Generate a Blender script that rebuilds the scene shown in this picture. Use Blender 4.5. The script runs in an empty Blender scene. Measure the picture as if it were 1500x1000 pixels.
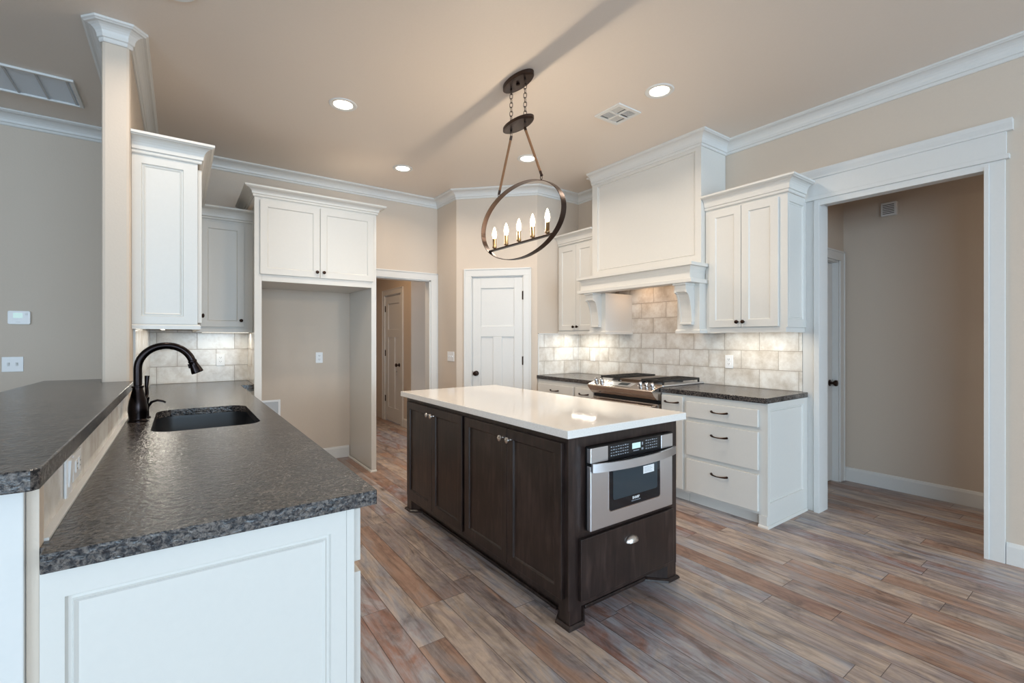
import bpy, bmesh, math, random
from mathutils import Vector, Matrix
random.seed(7)
S = bpy.context.scene
COL = S.collection
# ------------------------------------------------------------------ camera, world, light, exposure
cam_d = bpy.data.cameras.new('camera'); cam = bpy.data.objects.new('camera', cam_d); COL.objects.link(cam)
cam.location = (0, 0, 1.330); cam.rotation_euler = (math.pi/2, 0, -0.6217)
cam_d.sensor_width = 36; cam_d.lens = 678.95/1500*36; cam_d.shift_y = -3.93/1500
cam_d.clip_start = 0.02; cam_d.clip_end = 200
S.camera = cam
S.view_settings.view_transform = 'Standard'; S.view_settings.look = 'None'
S.view_settings.gamma = 1; S.view_settings.use_curve_mapping = False
S.view_settings.exposure = 0.06
w = bpy.data.worlds.new('world'); S.world = w; w.use_nodes = True
bg = w.node_tree.nodes['Background']; bg.inputs[0].default_value = (0.62, 0.80, 1.0, 1); bg.inputs[1].default_value = 1.6

def area(name, loc, rot, sx, sy, power, color, spread=180):
    l = bpy.data.lights.new(name, 'AREA'); l.shape = 'RECTANGLE'; l.size = sx; l.size_y = sy
    l.energy = power; l.color = color; l.spread = math.radians(spread)
    o = bpy.data.objects.new(name, l); COL.objects.link(o); o.location = loc; o.rotation_euler = rot
    return o
DAY = (0.60, 0.81, 1.0)
WARM = (1.0, 0.86, 0.71)
# daylight through the window openings behind the camera and in the living room
area('daylight_rear_window', (1.9, -7.92, 1.6), (math.pi/2, 0, 0), 3.9, 2.2, 315, DAY)
area('daylight_rear_window', (-2.6, -7.92, 1.6), (math.pi/2, 0, 0), 2.9, 2.2, 165, DAY)
area('daylight_living_window', (-4.92, -4.0, 1.6), (0, -math.pi/2, 0), 2.2, 4.4, 290, DAY)
CAN_POWER = 9.5
CHAND_POWER = 6.5
UNDER_POWER = 2.3

# ------------------------------------------------------------------ materials
def nt(name):
    m = bpy.data.materials.new(name); m.use_nodes = True
    t = m.node_tree; return m, t, t.nodes['Principled BSDF']
def hexc(r, g, b):
    f = lambda c: ((c/255+0.055)/1.055)**2.4 if c > 10 else c/255/12.92
    return (f(r), f(g), f(b), 1)
def N(t, typ, **k):
    n = t.nodes.new(typ)
    for a, b in k.items():
        if a.startswith('i_'): n.inputs[a[2:].replace('_', ' ')].default_value = b
        else: setattr(n, a, b)
    return n
def math_(t, op, a, b=None):
    n = t.nodes.new('ShaderNodeMath'); n.operation = op
    for i, v in enumerate((a, b)):
        if v is None: continue
        if isinstance(v, (int, float)): n.inputs[i].default_value = v
        else: t.links.new(v, n.inputs[i])
    return n.outputs[0]
def pos(t, scale=(1, 1, 1)):
    g = t.nodes.new('ShaderNodeNewGeometry'); m = t.nodes.new('ShaderNodeMapping')
    m.inputs['Scale'].default_value = scale
    t.links.new(g.outputs['Position'], m.inputs['Vector']); return m.outputs[0]
def ramp(t, fac, stops):
    r = t.nodes.new('ShaderNodeValToRGB'); e = r.color_ramp.elements
    while len(e) < len(stops): e.new(0.5)
    for i, (p, c) in enumerate(stops): e[i].position = p; e[i].color = c
    t.links.new(fac, r.inputs[0]); return r.outputs[0]
def bump(t, b, h, strength, dist=0.01):
    n = t.nodes.new('ShaderNodeBump'); n.inputs['Strength'].default_value = strength; n.inputs['Distance'].default_value = dist
    t.links.new(h, n.inputs['Height']); t.links.new(n.outputs[0], b.inputs['Normal'])
def paint(name, c, rough=0.5, tex=0.0, spec=0.5, scale=60):
    m, t, b = nt(name); b.inputs['Base Color'].default_value = c; b.inputs['Roughness'].default_value = rough
    b.inputs['Specular IOR Level'].default_value = spec
    n = N(t, 'ShaderNodeTexNoise'); n.inputs['Scale'].default_value = scale; n.inputs['Detail'].default_value = 3
    t.links.new(pos(t), n.inputs['Vector'])
    c2 = tuple(min(1, v*1.008) for v in c[:3])+(1,); c1 = tuple(v*0.992 for v in c[:3])+(1,)
    t.links.new(ramp(t, n.outputs[0], [(0.3, c1), (0.7, c2)]), b.inputs['Base Color'])
    if tex: bump(t, b, n.outputs[0], tex, 0.004)
    return m
def metal(name, c, rough, brushed=None):
    m, t, b = nt(name); b.inputs['Base Color'].default_value = c; b.inputs['Metallic'].default_value = 1
    b.inputs['Roughness'].default_value = rough
    n = N(t, 'ShaderNodeTexNoise'); n.inputs['Scale'].default_value = 8 if brushed else 40; n.inputs['Detail'].default_value = 4
    t.links.new(pos(t, brushed or (1, 1, 1)), n.inputs['Vector'])
    r = t.nodes.new('ShaderNodeMapRange'); r.inputs[3].default_value = rough*0.98; r.inputs[4].default_value = rough*1.02
    t.links.new(n.outputs[0], r.inputs[0]); t.links.new(r.outputs[0], b.inputs['Roughness'])
    return m
M = {}
M['wall'] = paint('wall_paint', hexc(205, 191, 176), 0.6, 0.10, 0.3, 90)
M['ceil'] = paint('ceiling_paint', hexc(228, 217, 206), 0.45, 0.10, 0.35, 90)
M['white'] = paint('white_cabinet_paint', hexc(214, 211, 205), 0.38, 0.0, 0.45)
M['trim'] = paint('white_trim_paint', hexc(215, 214, 211), 0.35, 0.0, 0.45)
M['plastic'] = paint('white_plastic', hexc(236, 236, 236), 0.3)
M['slot'] = paint('dark_slot', hexc(60, 58, 58), 0.6)
M['grout_trim'] = paint('tile_edge_trim', hexc(226, 226, 224), 0.3)
M['bronze'] = metal('oil_rubbed_bronze', hexc(40, 35, 35), 0.24)
M['knob_dark'] = metal('dark_bronze_knob', hexc(58, 44, 38), 0.33)
M['nickel'] = metal('satin_nickel', hexc(205, 200, 196), 0.25)
M['chrome'] = metal('polished_chrome', hexc(215, 215, 218), 0.10)
M['steel'] = metal('brushed_stainless_steel', hexc(228, 230, 234), 0.33, (1, 1, 60))
M['steel_range'] = metal('warm_brushed_steel', hexc(196, 186, 178), 0.24, (40, 1, 1))
M['iron'] = paint('cast_iron', hexc(26, 25, 25), 0.5)
M['black'] = paint('black_plastic', hexc(18, 19, 22), 0.3)
M['blackglass'] = paint('black_oven_glass', hexc(20, 23, 28), 0.06)
M['innerglass'] = paint('smoked_window_glass', hexc(50, 60, 66), 0.08)
M['fix_bronze'] = metal('aged_bronze_band', hexc(80, 67, 61), 0.38)
M['fix_brass'] = metal('antique_brass_socket', hexc(140, 115, 84), 0.35)
M['leather'] = paint('tan_wrapped_rope', hexc(150, 108, 76), 0.7, 0.4, 0.3, 200)
M['sinkblack'] = paint('black_composite_sink', hexc(34, 37, 42), 0.35)
M['vent'] = paint('white_vent_enamel', hexc(222, 222, 220), 0.4)
M['filter'] = paint('grey_vent_filter', hexc(228, 238, 248), 0.8, 0.3, 0.2, 120)
M['ledge'] = paint('nook_box_grey', hexc(190, 194, 198), 0.5)
def emis(name, c, s, base=(0.9, 0.9, 0.9, 1)):
    m, t, b = nt(name); b.inputs['Base Color'].default_value = base
    b.inputs['Emission Color'].default_value = c; b.inputs['Emission Strength'].default_value = s; return m
M['can_lens'] = emis('lit_can_lens', (1, 0.90, 0.76, 1), 9)
M['puck'] = emis('lit_puck', (1, 0.93, 0.8, 1), 2.5)
M['filament'] = emis('lit_filament', (1, 0.78, 0.5, 1), 60)
M['lcd'] = emis('lcd_screen', (0.72, 0.9, 0.86, 1), 0.45, hexc(160, 190, 185))
M['keys'] = paint('pale_key_print', hexc(150, 156, 164), 0.4)
def bulbglass():
    m, t, b = nt('clear_bulb_glass'); t.nodes.remove(b)
    o = t.nodes['Material Output']; g = N(t, 'ShaderNodeBsdfGlossy'); g.inputs['Roughness'].default_value = 0.03
    tr = N(t, 'ShaderNodeBsdfTransparent'); f = N(t, 'ShaderNodeLayerWeight'); f.inputs[0].default_value = 0.25
    mx = N(t, 'ShaderNodeMixShader'); e = N(t, 'ShaderNodeEmission'); e.inputs[0].default_value = (1, 0.86, 0.62, 1); e.inputs[1].default_value = 2.5
    ad = N(t, 'ShaderNodeAddShader')
    t.links.new(f.outputs['Fresnel'], mx.inputs[0]); t.links.new(tr.outputs[0], mx.inputs[1]); t.links.new(g.outputs[0], mx.inputs[2])
    t.links.new(mx.outputs[0], ad.inputs[0]); t.links.new(e.outputs[0], ad.inputs[1]); t.links.new(ad.outputs[0], o.inputs[0]); return m
M['bulb'] = bulbglass()

def granite():
    m, t, b = nt('leathered_dark_granite')
    v = pos(t)
    def noise(sc, det, rough, dist):
        n = N(t, 'ShaderNodeTexNoise'); n.inputs['Scale'].default_value = sc; n.inputs['Detail'].default_value = det
        n.inputs['Roughness'].default_value = rough; n.inputs['Distortion'].default_value = dist
        t.links.new(v, n.inputs['Vector']); return n.outputs[0]
    n1 = noise(95, 5, 0.72, 0.5); n2 = noise(11, 4, 0.6, 0.4)
    f = math_(t, 'ADD', math_(t, 'MULTIPLY', n1, 0.8), math_(t, 'MULTIPLY', n2, 0.2))
    t.links.new(ramp(t, f, [(0.36, hexc(10, 11, 15)), (0.46, hexc(34, 34, 38)), (0.53, hexc(84, 78, 74)), (0.60, hexc(112, 104, 98)), (0.68, hexc(40, 40, 46))]), b.inputs['Base Color'])
    b.inputs['Specular IOR Level'].default_value = 0.55
    rr = t.nodes.new('ShaderNodeMapRange'); rr.inputs[3].default_value = 0.11; rr.inputs[4].default_value = 0.24
    t.links.new(n1, rr.inputs[0]); t.links.new(rr.outputs[0], b.inputs['Roughness'])
    h = math_(t, 'ADD', math_(t, 'MULTIPLY', noise(48, 3, 0.55, 0.6), 1.0), math_(t, 'MULTIPLY', n1, 0.25))
    bump(t, b, h, 0.38, 0.007); return m
M['granite'] = granite()
def quartz():
    m, t, b = nt('white_polished_quartz'); n = N(t, 'ShaderNodeTexNoise'); n.inputs['Scale'].default_value = 220
    t.links.new(pos(t), n.inputs['Vector'])
    t.links.new(ramp(t, n.outputs[0], [(0.35, hexc(226, 220, 213)), (0.65, hexc(238, 234, 229))]), b.inputs['Base Color'])
    b.inputs['Roughness'].default_value = 0.07; b.inputs['Specular IOR Level'].default_value = 0.55; return m
M['quartz'] = quartz()
def darkwood():
    m, t, b = nt('espresso_stained_maple')
    n = N(t, 'ShaderNodeTexNoise'); n.inputs['Scale'].default_value = 9; n.inputs['Detail'].default_value = 6; n.inputs['Distortion'].default_value = 0.8
    t.links.new(pos(t, (4, 4, 0.5)), n.inputs['Vector'])
    n2 = N(t, 'ShaderNodeTexNoise'); n2.inputs['Scale'].default_value = 5; n2.inputs['Detail'].default_value = 3
    t.links.new(pos(t), n2.inputs['Vector'])
    f = math_(t, 'ADD', math_(t, 'MULTIPLY', n.outputs[0], 0.6), math_(t, 'MULTIPLY', n2.outputs[0], 0.4))
    t.links.new(ramp(t, f, [(0.32, hexc(26, 18, 16)), (0.5, hexc(40, 29, 26)), (0.68, hexc(62, 48, 43))]), b.inputs['Base Color'])
    b.inputs['Roughness'].default_value = 0.32; return m
M['dark'] = darkwood()
def tile(name, axis, u0=0.0, z0=0.914):
    """running-bond stone-look tile; axis 'X' or 'Y' is the horizontal run"""
    m, t, b = nt(name)
    g = t.nodes.new('ShaderNodeNewGeometry'); s = t.nodes.new('ShaderNodeSeparateXYZ'); t.links.new(g.outputs['Position'], s.inputs[0])
    u = math_(t, 'ADD', s.outputs[axis], u0); z = math_(t, 'ADD', s.outputs['Z'], -z0)
    c = t.nodes.new('ShaderNodeCombineXYZ'); t.links.new(u, c.inputs[0]); t.links.new(z, c.inputs[1])
    br = N(t, 'ShaderNodeTexBrick'); br.offset = 0.5; br.inputs['Scale'].default_value = 1.0
    br.inputs['Brick Width'].default_value = 0.307; br.inputs['Row Height'].default_value = 0.158
    br.inputs['Mortar Size'].default_value = 0.0022; br.inputs['Mortar Smooth'].default_value = 0.2
    br.inputs['Color1'].default_value = (0.35, 0.35, 0.35, 1); br.inputs['Color2'].default_value = (0.75, 0.75, 0.75, 1)
    t.links.new(c.outputs[0], br.inputs['Vector'])
    n = N(t, 'ShaderNodeTexNoise'); n.inputs['Scale'].default_value = 6; n.inputs['Detail'].default_value = 6; n.inputs['Roughness'].default_value = 0.68; n.inputs['Distortion'].default_value = 0.0
    sh = N(t, 'ShaderNodeVectorMath', operation='MULTIPLY_ADD'); sh.inputs[1].default_value = (9, 9, 9)
    t.links.new(br.outputs['Color'], sh.inputs[0]); t.links.new(g.outputs['Position'], sh.inputs[2]); t.links.new(sh.outputs[0], n.inputs['Vector'])
    f = math_(t, 'ADD', math_(t, 'MULTIPLY', n.outputs[0], 0.78), math_(t, 'MULTIPLY', br.outputs['Color'], 0.18))
    br2 = N(t, 'ShaderNodeTexBrick'); br2.offset = 0.5; br2.inputs['Scale'].default_value = 1.0; br2.inputs['Brick Width'].default_value = 0.307; br2.inputs['Row Height'].default_value = 0.158
    br2.inputs['Mortar Size'].default_value = 0.030; br2.inputs['Mortar Smooth'].default_value = 1.0; t.links.new(c.outputs[0], br2.inputs['Vector'])
    f = math_(t, 'SUBTRACT', f, math_(t, 'MULTIPLY', br2.outputs['Fac'], 0.045))
    col = ramp(t, f, [(0.30, hexc(190, 179, 166)), (0.44, hexc(214, 207, 198)), (0.56, hexc(232, 229, 223))])
    mx = N(t, 'ShaderNodeMix', data_type='RGBA'); mx.inputs[7].default_value = hexc(150, 140, 128)
    t.links.new(br.outputs['Fac'], mx.inputs[0]); t.links.new(col, mx.inputs[6]); t.links.new(mx.outputs[2], b.inputs['Base Color'])
    rr = N(t, 'ShaderNodeMapRange'); rr.inputs[3].default_value = 0.2; rr.inputs[4].default_value = 0.6
    t.links.new(br.outputs['Fac'], rr.inputs[0]); t.links.new(rr.outputs[0], b.inputs['Roughness'])
    h = math_(t, 'SUBTRACT', math_(t, 'MULTIPLY', n.outputs[0], 0.25), br.outputs['Fac'])
    bump(t, b, h, 0.35, 0.003); return m
M['tile_range'] = tile('stone_tile_range_wall', 'Y', -1.811)
M['tile_side'] = tile('stone_tile_pantry_side', 'X', 0.1)
M['tile_back'] = tile('stone_tile_back_wall', 'X', 0.02)
M['tile_left'] = tile('stone_tile_left_wall', 'Y', 0.11)
def floor_mat():
    m, t, b = nt('weathered_wood_planks')
    g = t.nodes.new('ShaderNodeNewGeometry'); s = t.nodes.new('ShaderNodeSeparateXYZ'); t.links.new(g.outputs['Position'], s.inputs[0])
    W, L = 0.128, 1.15
    xr = math_(t, 'DIVIDE', math_(t, 'ADD', s.outputs['X'], 20.03), W); row = math_(t, 'FLOOR', xr); fx = math_(t, 'FRACT', xr)
    wn = N(t, 'ShaderNodeTexWhiteNoise', noise_dimensions='1D'); t.links.new(row, wn.inputs['W'])
    yr = math_(t, 'DIVIDE', math_(t, 'ADD', math_(t, 'ADD', s.outputs['Y'], 20), math_(t, 'MULTIPLY', wn.outputs['Value'], 7.3)), L)
    colm = math_(t, 'FLOOR', yr); fy = math_(t, 'FRACT', yr)
    cc = t.nodes.new('ShaderNodeCombineXYZ'); t.links.new(row, cc.inputs[0]); t.links.new(colm, cc.inputs[1])
    idn = N(t, 'ShaderNodeTexWhiteNoise', noise_dimensions='2D'); t.links.new(cc.outputs[0], idn.inputs['Vector'])
    off = N(t, 'ShaderNodeVectorMath', operation='MULTIPLY_ADD'); off.inputs[1].default_value = (13, 17, 5)
    t.links.new(idn.outputs['Color'], off.inputs[0]); t.links.new(g.outputs['Position'], off.inputs[2])
    def noise(sx, sy, sc, det, rough, dist):
        mp = N(t, 'ShaderNodeMapping'); mp.inputs['Scale'].default_value = (sx, sy, 1); t.links.new(off.outputs[0], mp.inputs['Vector'])
        n = N(t, 'ShaderNodeTexNoise'); n.inputs['Scale'].default_value = sc; n.inputs['Detail'].default_value = det
        n.inputs['Roughness'].default_value = rough; n.inputs['Distortion'].default_value = dist
        t.links.new(mp.outputs[0], n.inputs['Vector']); return n.outputs[0]
    grain = noise(15, 1.0, 2.4, 8, 0.70, 0.8)       # fine streaks along the board
    wash = noise(5, 1.4, 1.7, 6, 0.65, 0.9)          # broad weathering
    blot = noise(3.2, 1.8, 2.2, 5, 0.65, 0.8)         # dark smudges
    f = math_(t, 'ADD', math_(t, 'MULTIPLY', idn.outputs['Value'], 0.42), math_(t, 'MULTIPLY', wash, 0.58))
    base = ramp(t, f, [(0.22, hexc(128, 94, 82)), (0.35, hexc(164, 134, 116)), (0.45, hexc(151, 139, 136)), (0.54, hexc(184, 165, 149)), (0.64, hexc(157, 155, 160)), (0.76, hexc(146, 108, 94))])
    def mul(c, fac, stops, k):
        mx = N(t, 'ShaderNodeMix', data_type='RGBA'); mx.blend_type = 'MULTIPLY'; mx.inputs[0].default_value = k
        t.links.new(c, mx.inputs[6]); t.links.new(ramp(t, fac, stops), mx.inputs[7]); return mx.outputs[2]
    c = mul(base, grain, [(0.28, (0.26, 0.23, 0.23, 1)), (0.39, (0.66, 0.63, 0.63, 1)), (0.50, (0.95, 0.95, 0.95, 1)), (0.64, (1.18, 1.18, 1.18, 1))], 0.9)
    c = mul(c, blot, [(0.30, (0.45, 0.43, 0.44, 1)), (0.42, (0.84, 0.83, 0.83, 1)), (0.54, (1.04, 1.03, 1.03, 1))], 0.85)
    mp3 = N(t, 'ShaderNodeMapping'); mp3.inputs['Scale'].default_value = (7, 1.9, 1); t.links.new(off.outputs[0], mp3.inputs['Vector'])
    vo = N(t, 'ShaderNodeTexVoronoi'); vo.inputs['Scale'].default_value = 0.8; t.links.new(mp3.outputs[0], vo.inputs['Vector'])
    c = mul(c, vo.outputs['Distance'], [(0.0, (0.18, 0.14, 0.13, 1)), (0.04, (0.42, 0.35, 0.32, 1)), (0.12, (1, 1, 1, 1))], 0.85)
    # long dark splits
    mp4 = N(t, 'ShaderNodeMapping'); mp4.inputs['Scale'].default_value = (22, 1.1, 1); t.links.new(off.outputs[0], mp4.inputs['Vector'])
    vs = N(t, 'ShaderNodeTexVoronoi'); vs.inputs['Scale'].default_value = 0.75; t.links.new(mp4.outputs[0], vs.inputs['Vector'])
    c = mul(c, vs.outputs['Distance'], [(0.0, (0.16, 0.13, 0.12, 1)), (0.055, (0.35, 0.3, 0.28, 1)), (0.085, (1, 1, 1, 1))], 0.7)
    ex = math_(t, 'MULTIPLY', math_(t, 'MINIMUM', fx, math_(t, 'SUBTRACT', 1, fx)), W)
    ey = math_(t, 'MULTIPLY', math_(t, 'MINIMUM', fy, math_(t, 'SUBTRACT', 1, fy)), L)
    e = math_(t, 'MINIMUM', ex, ey)
    gap = N(t, 'ShaderNodeMapRange'); gap.inputs[1].default_value = 0.0004; gap.inputs[2].default_value = 0.0020; t.links.new(e, gap.inputs[0])
    mx4 = N(t, 'ShaderNodeMix', data_type='RGBA'); mx4.inputs[6].default_value = hexc(78, 62, 56)
    t.links.new(gap.outputs[0], mx4.inputs[0]); t.links.new(c, mx4.inputs[7]); t.links.new(mx4.outputs[2], b.inputs['Base Color'])
    rr = N(t, 'ShaderNodeMapRange'); rr.inputs[3].default_value = 0.24; rr.inputs[4].default_value = 0.44; t.links.new(grain, rr.inputs[0]); t.links.new(rr.outputs[0], b.inputs['Roughness'])
    h = math_(t, 'ADD', gap.outputs[0], math_(t, 'MULTIPLY', grain, 0.35)); bump(t, b, h, 0.35, 0.003); return m
M['floor'] = floor_mat()

# ------------------------------------------------------------------ mesh helpers
class F:
    """local frame: u along the face, z up, n outward"""
    def __init__(s, o, u, n): s.o = Vector(o); s.u = Vector(u).normalized(); s.n = Vector(n).normalized()
    def p(s, u, z, n=0): return s.o + s.u*u + s.n*n + Vector((0, 0, z))
FX = F((0, 0, 0), (1, 0, 0), (0, -1, 0))          # faces -Y, u = X
def fY(y): return F((0, y, 0), (1, 0, 0), (0, -1, 0))
def fX(x): return F((x, 0, 0), (0, 1, 0), (-1, 0, 0))   # faces -X, u = Y
def fXp(x): return F((x, 0, 0), (0, 1, 0), (1, 0, 0))   # faces +X, u = Y
def hexa(bm, P):
    v = [bm.verts.new(p) for p in P]
    for f in ((0, 1, 2, 3), (4, 7, 6, 5), (0, 4, 5, 1), (1, 5, 6, 2), (2, 6, 7, 3), (3, 7, 4, 0)): bm.faces.new([v[i] for i in f])
def box(bm, x0, x1, y0, y1, z0, z1):
    hexa(bm, [(x0, y0, z0), (x1, y0, z0), (x1, y1, z0), (x0, y1, z0), (x0, y0, z1), (x1, y0, z1), (x1, y1, z1), (x0, y1, z1)])
def fbox(bm, f, u0, u1, z0, z1, n0, n1):
    hexa(bm, [f.p(u0, z0, n0), f.p(u1, z0, n0), f.p(u1, z0, n1), f.p(u0, z0, n1), f.p(u0, z1, n0), f.p(u1, z1, n0), f.p(u1, z1, n1), f.p(u0, z1, n1)])
def panel(bm, f, u0, u1, z0, z1, n0, n1, fr=(0.055, 0.055, 0.055, 0.055), rec=0.009, slope=0.007, bead=False):
    """slab with a recessed centre panel on its outward side. fr = left,right,bottom,top"""
    l, r, b, t = fr
    outer = [(u0, z0), (u1, z0), (u1, z1), (u0, z1)]
    a = [(u0+l, z0+b), (u1-r, z0+b), (u1-r, z1-t), (u0+l, z1-t)]
    def ins(q, d): return [(q[0][0]+d, q[0][1]+d), (q[1][0]-d, q[1][1]+d), (q[2][0]-d, q[2][1]-d), (q[3][0]+d, q[3][1]-d)]
    rings = [(outer, n0), (outer, n1), (a, n1)]
    if bead:
        rings += [(ins(a, 0.004), n1-rec), (ins(a, 0.010), n1-rec), (ins(a, 0.013), n1-rec*0.5), (ins(a, 0.020), n1-rec)]
    else: rings += [(ins(a, slope*0.3), n1-rec*0.6), (ins(a, slope), n1-rec)]
    V = [[bm.verts.new(f.p(u, z, n)) for u, z in q] for q, n in rings]
    for i in range(len(V)-1):
        for k in range(4):
            bm.faces.new((V[i][k], V[i][(k+1) % 4], V[i+1][(k+1) % 4], V[i+1][k]))
    bm.faces.new(V[-1]); bm.faces.new(V[0][::-1])
def prism(bm, pts, z0, z1):
    a = [bm.verts.new((x, y, z0)) for x, y in pts]; b = [bm.verts.new((x, y, z1)) for x, y in pts]
    n = len(pts)
    bm.faces.new(a[::-1]); bm.faces.new(b)
    for i in range(n): bm.faces.new((a[i], a[(i+1) % n], b[(i+1) % n], b[i]))
def fprism(bm, f, prof, u0, u1):
    """prof = [(n,z)] closed outline extruded along u"""
    a = [bm.verts.new(f.p(u0, z, n)) for n, z in prof]; b = [bm.verts.new(f.p(u1, z, n)) for n, z in prof]
    n = len(prof); bm.faces.new(a); bm.faces.new(b[::-1])
    for i in range(n): bm.faces.new((a[i], b[i], b[(i+1) % n], a[(i+1) % n]))
def sweep(bm, path, prof, closed=False):
    """prof [(out,z)] closed loop, swept on a horizontal path with mitred corners; out = to the RIGHT of travel"""
    n = len(path); R = []
    for i in range(n):
        p = Vector(path[i])
        d0 = (p-Vector(path[i-1])).normalized() if (i > 0 or closed) else None
        d1 = (Vector(path[(i+1) % n])-p).normalized() if (i < n-1 or closed) else None
        if d0 is None: d0 = d1
        if d1 is None: d1 = d0
        n0 = Vector((d0.y, -d0.x)); n1 = Vector((d1.y, -d1.x)); m = (n0+n1); m = m/m.length if m.length > 1e-6 else n0
        k = 1/max(0.2, m.dot(n0))
        R.append([bm.verts.new((p.x+m.x*k*o, p.y+m.y*k*o, z)) for o, z in prof])
    q = len(prof)
    for i in range(n if closed else n-1):
        A, B = R[i], R[(i+1) % n]
        for k in range(q): bm.faces.new((A[k], B[k], B[(k+1) % q], A[(k+1) % q]))
    if not closed: bm.faces.new(R[0]); bm.faces.new(R[-1][::-1])
def crown(zt, h, p, flat=0.012):
    """classic cove crown, top at zt, height h, projection p"""
    pr = [(0, zt), (p, zt), (p, zt-flat), (p-0.008, zt-flat-0.004)]
    for i in range(7):
        a = math.pi/2*i/6
        x = p-0.012-(p-0.032)*math.sin(a); z = zt-flat-0.008-(h-flat-0.036)*(1-math.cos(a))
        pr.append((x, z))
    pr += [(0.020, zt-h+0.024), (0.012, zt-h+0.020), (0.012, zt-h+0.006), (0.008, zt-h), (0, zt-h)]
    return pr
def lathe(bm, prof, c, axis=(0, 0, 1), seg=24, cap=True):
    """prof [(r,h)] along axis from c"""
    ax = Vector(axis).normalized(); a = ax.orthogonal().normalized(); b = ax.cross(a); c = Vector(c); R = []
    for r, h in prof:
        if r < 1e-6: R.append([bm.verts.new(c+ax*h)])
        else: R.append([bm.verts.new(c+ax*h+(a*math.cos(t)+b*math.sin(t))*r) for t in [2*math.pi*k/seg for k in range(seg)]])
    for i in range(len(R)-1):
        A, B = R[i], R[i+1]
        for k in range(seg):
            k2 = (k+1) % seg
            if len(A) == 1 and len(B) == 1: continue
            if len(A) == 1: bm.faces.new((A[0], B[k], B[k2]))
            elif len(B) == 1: bm.faces.new((A[k], A[k2], B[0]))
            else: bm.faces.new((A[k], A[k2], B[k2], B[k]))
    if cap:
        if len(R[0]) > 1: bm.faces.new(R[0][::-1])
        if len(R[-1]) > 1: bm.faces.new(R[-1])
def tube(bm, pts, rad, seg=12, closed=False):
    P = [Vector(p) for p in pts]; n = len(P); rad = rad if isinstance(rad, (list, tuple)) else [rad]*n
    R = []; ref = None
    for i in range(n):
        if closed: d = (P[(i+1) % n]-P[i-1]).normalized()
        else: d = (P[min(i+1, n-1)]-P[max(i-1, 0)]).normalized()
        if ref is None: ref = d.orthogonal().normalized()
        ref = (ref-d*ref.dot(d)).normalized(); b = d.cross(ref)
        R.append([bm.verts.new(P[i]+(ref*math.cos(t)+b*math.sin(t))*rad[i]) for t in [2*math.pi*k/seg for k in range(seg)]])
    for i in range(n if closed else n-1):
        A, B = R[i], R[(i+1) % n]
        for k in range(seg): bm.faces.new((A[k], A[(k+1) % seg], B[(k+1) % seg], B[k]))
    if not closed: bm.faces.new(R[0][::-1]); bm.faces.new(R[-1])
def BM(fn, *a, **k):
    bm = bmesh.new(); fn(bm, *a, **k); return bm
def obj(name, bm, mat, parent=None, bevel=0, smooth=False, label=None, origin=None):
    bmesh.ops.recalc_face_normals(bm, faces=bm.faces)
    xs = [v.co for v in bm.verts]
    lo = Vector([min(v[i] for v in xs) for i in range(3)]); hi = Vector([max(v[i] for v in xs) for i in range(3)])
    o0 = Vector(origin) if origin else Vector(((lo.x+hi.x)/2, (lo.y+hi.y)/2, lo.z))
    for v in bm.verts: v.co = v.co-o0
    me = bpy.data.meshes.new(name); bm.to_mesh(me); bm.free()
    me.materials.append(M[mat] if isinstance(mat, str) else mat)
    if smooth:
        me.polygons.foreach_set('use_smooth', [True]*len(me.polygons))
    o = bpy.data.objects.new(name, me); COL.objects.link(o)
    base = Vector((0, 0, 0)); q = parent
    while q is not None: base += q.location; q = q.parent
    o.location = o0-base; o.parent = parent
    if bevel:
        b = o.modifiers.new('bevel', 'BEVEL'); b.width = bevel; b.segments = 2; b.limit_method = 'ANGLE'; b.angle_limit = math.radians(40)
        b.harden_normals = False
    if smooth:
        try:
            e = o.modifiers.new('split', 'EDGE_SPLIT'); e.split_angle = math.radians(38)
        except Exception: pass
    if label: o['label'] = label
    return o
def thing(name, label, cat, loc, group=None):
    o = bpy.data.objects.new(name, None); COL.objects.link(o); o.location = loc; o.empty_display_size = 0.05
    o['label'] = label; o['category'] = cat
    if group: o['group'] = group
    return o
def tag(o, label, cat, group=None):
    o['label'] = label; o['category'] = cat
    if group: o['group'] = group
    return o
def struct(name, bm, mat, parent=None, **k):
    o = obj(name, bm, mat, parent, **k)
    if parent is None: o['kind'] = 'structure'
    return o
def sthing(name, loc):
    o = bpy.data.objects.new(name, None); COL.objects.link(o); o.location = loc; o['kind'] = 'structure'; return o

CZ = 3.08        # ceiling
XR = 3.985       # range wall face
YB = 5.35        # back wall face
XL = -0.23       # left stub wall face
CT = 0.914       # counter top height
# ================================================================== SETTING
struct('floor', BM(box, -5.2, 6.2, -8.2, 8.2, -0.06, 0.0), 'floor')
struct('ceiling', BM(box, -5.2, 6.2, -8.2, 8.2, CZ, CZ+0.08), 'ceil')
# back wall with cased opening
bm = bmesh.new()
box(bm, -0.354, 1.72, YB, YB+0.12, 0, CZ); box(bm, 2.572, 2.785, YB, YB+0.12, 0, CZ); box(bm, 1.72, 2.572, YB, YB+0.12, 2.07, CZ)
struct('wall_back', bm, 'wall')
struct('wall_left', BM(prism, [(-0.354, YB), (-0.354, 3.426), (-0.349, 3.414), (-0.337, 3.409), (-0.247, 3.409), (-0.235, 3.414), (XL, 3.426), (XL, YB)], 0, CZ), 'wall')
struct('wall_living', BM(box, -5.2, -0.354, 5.19, 5.31, 0, CZ), 'wall')
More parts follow.
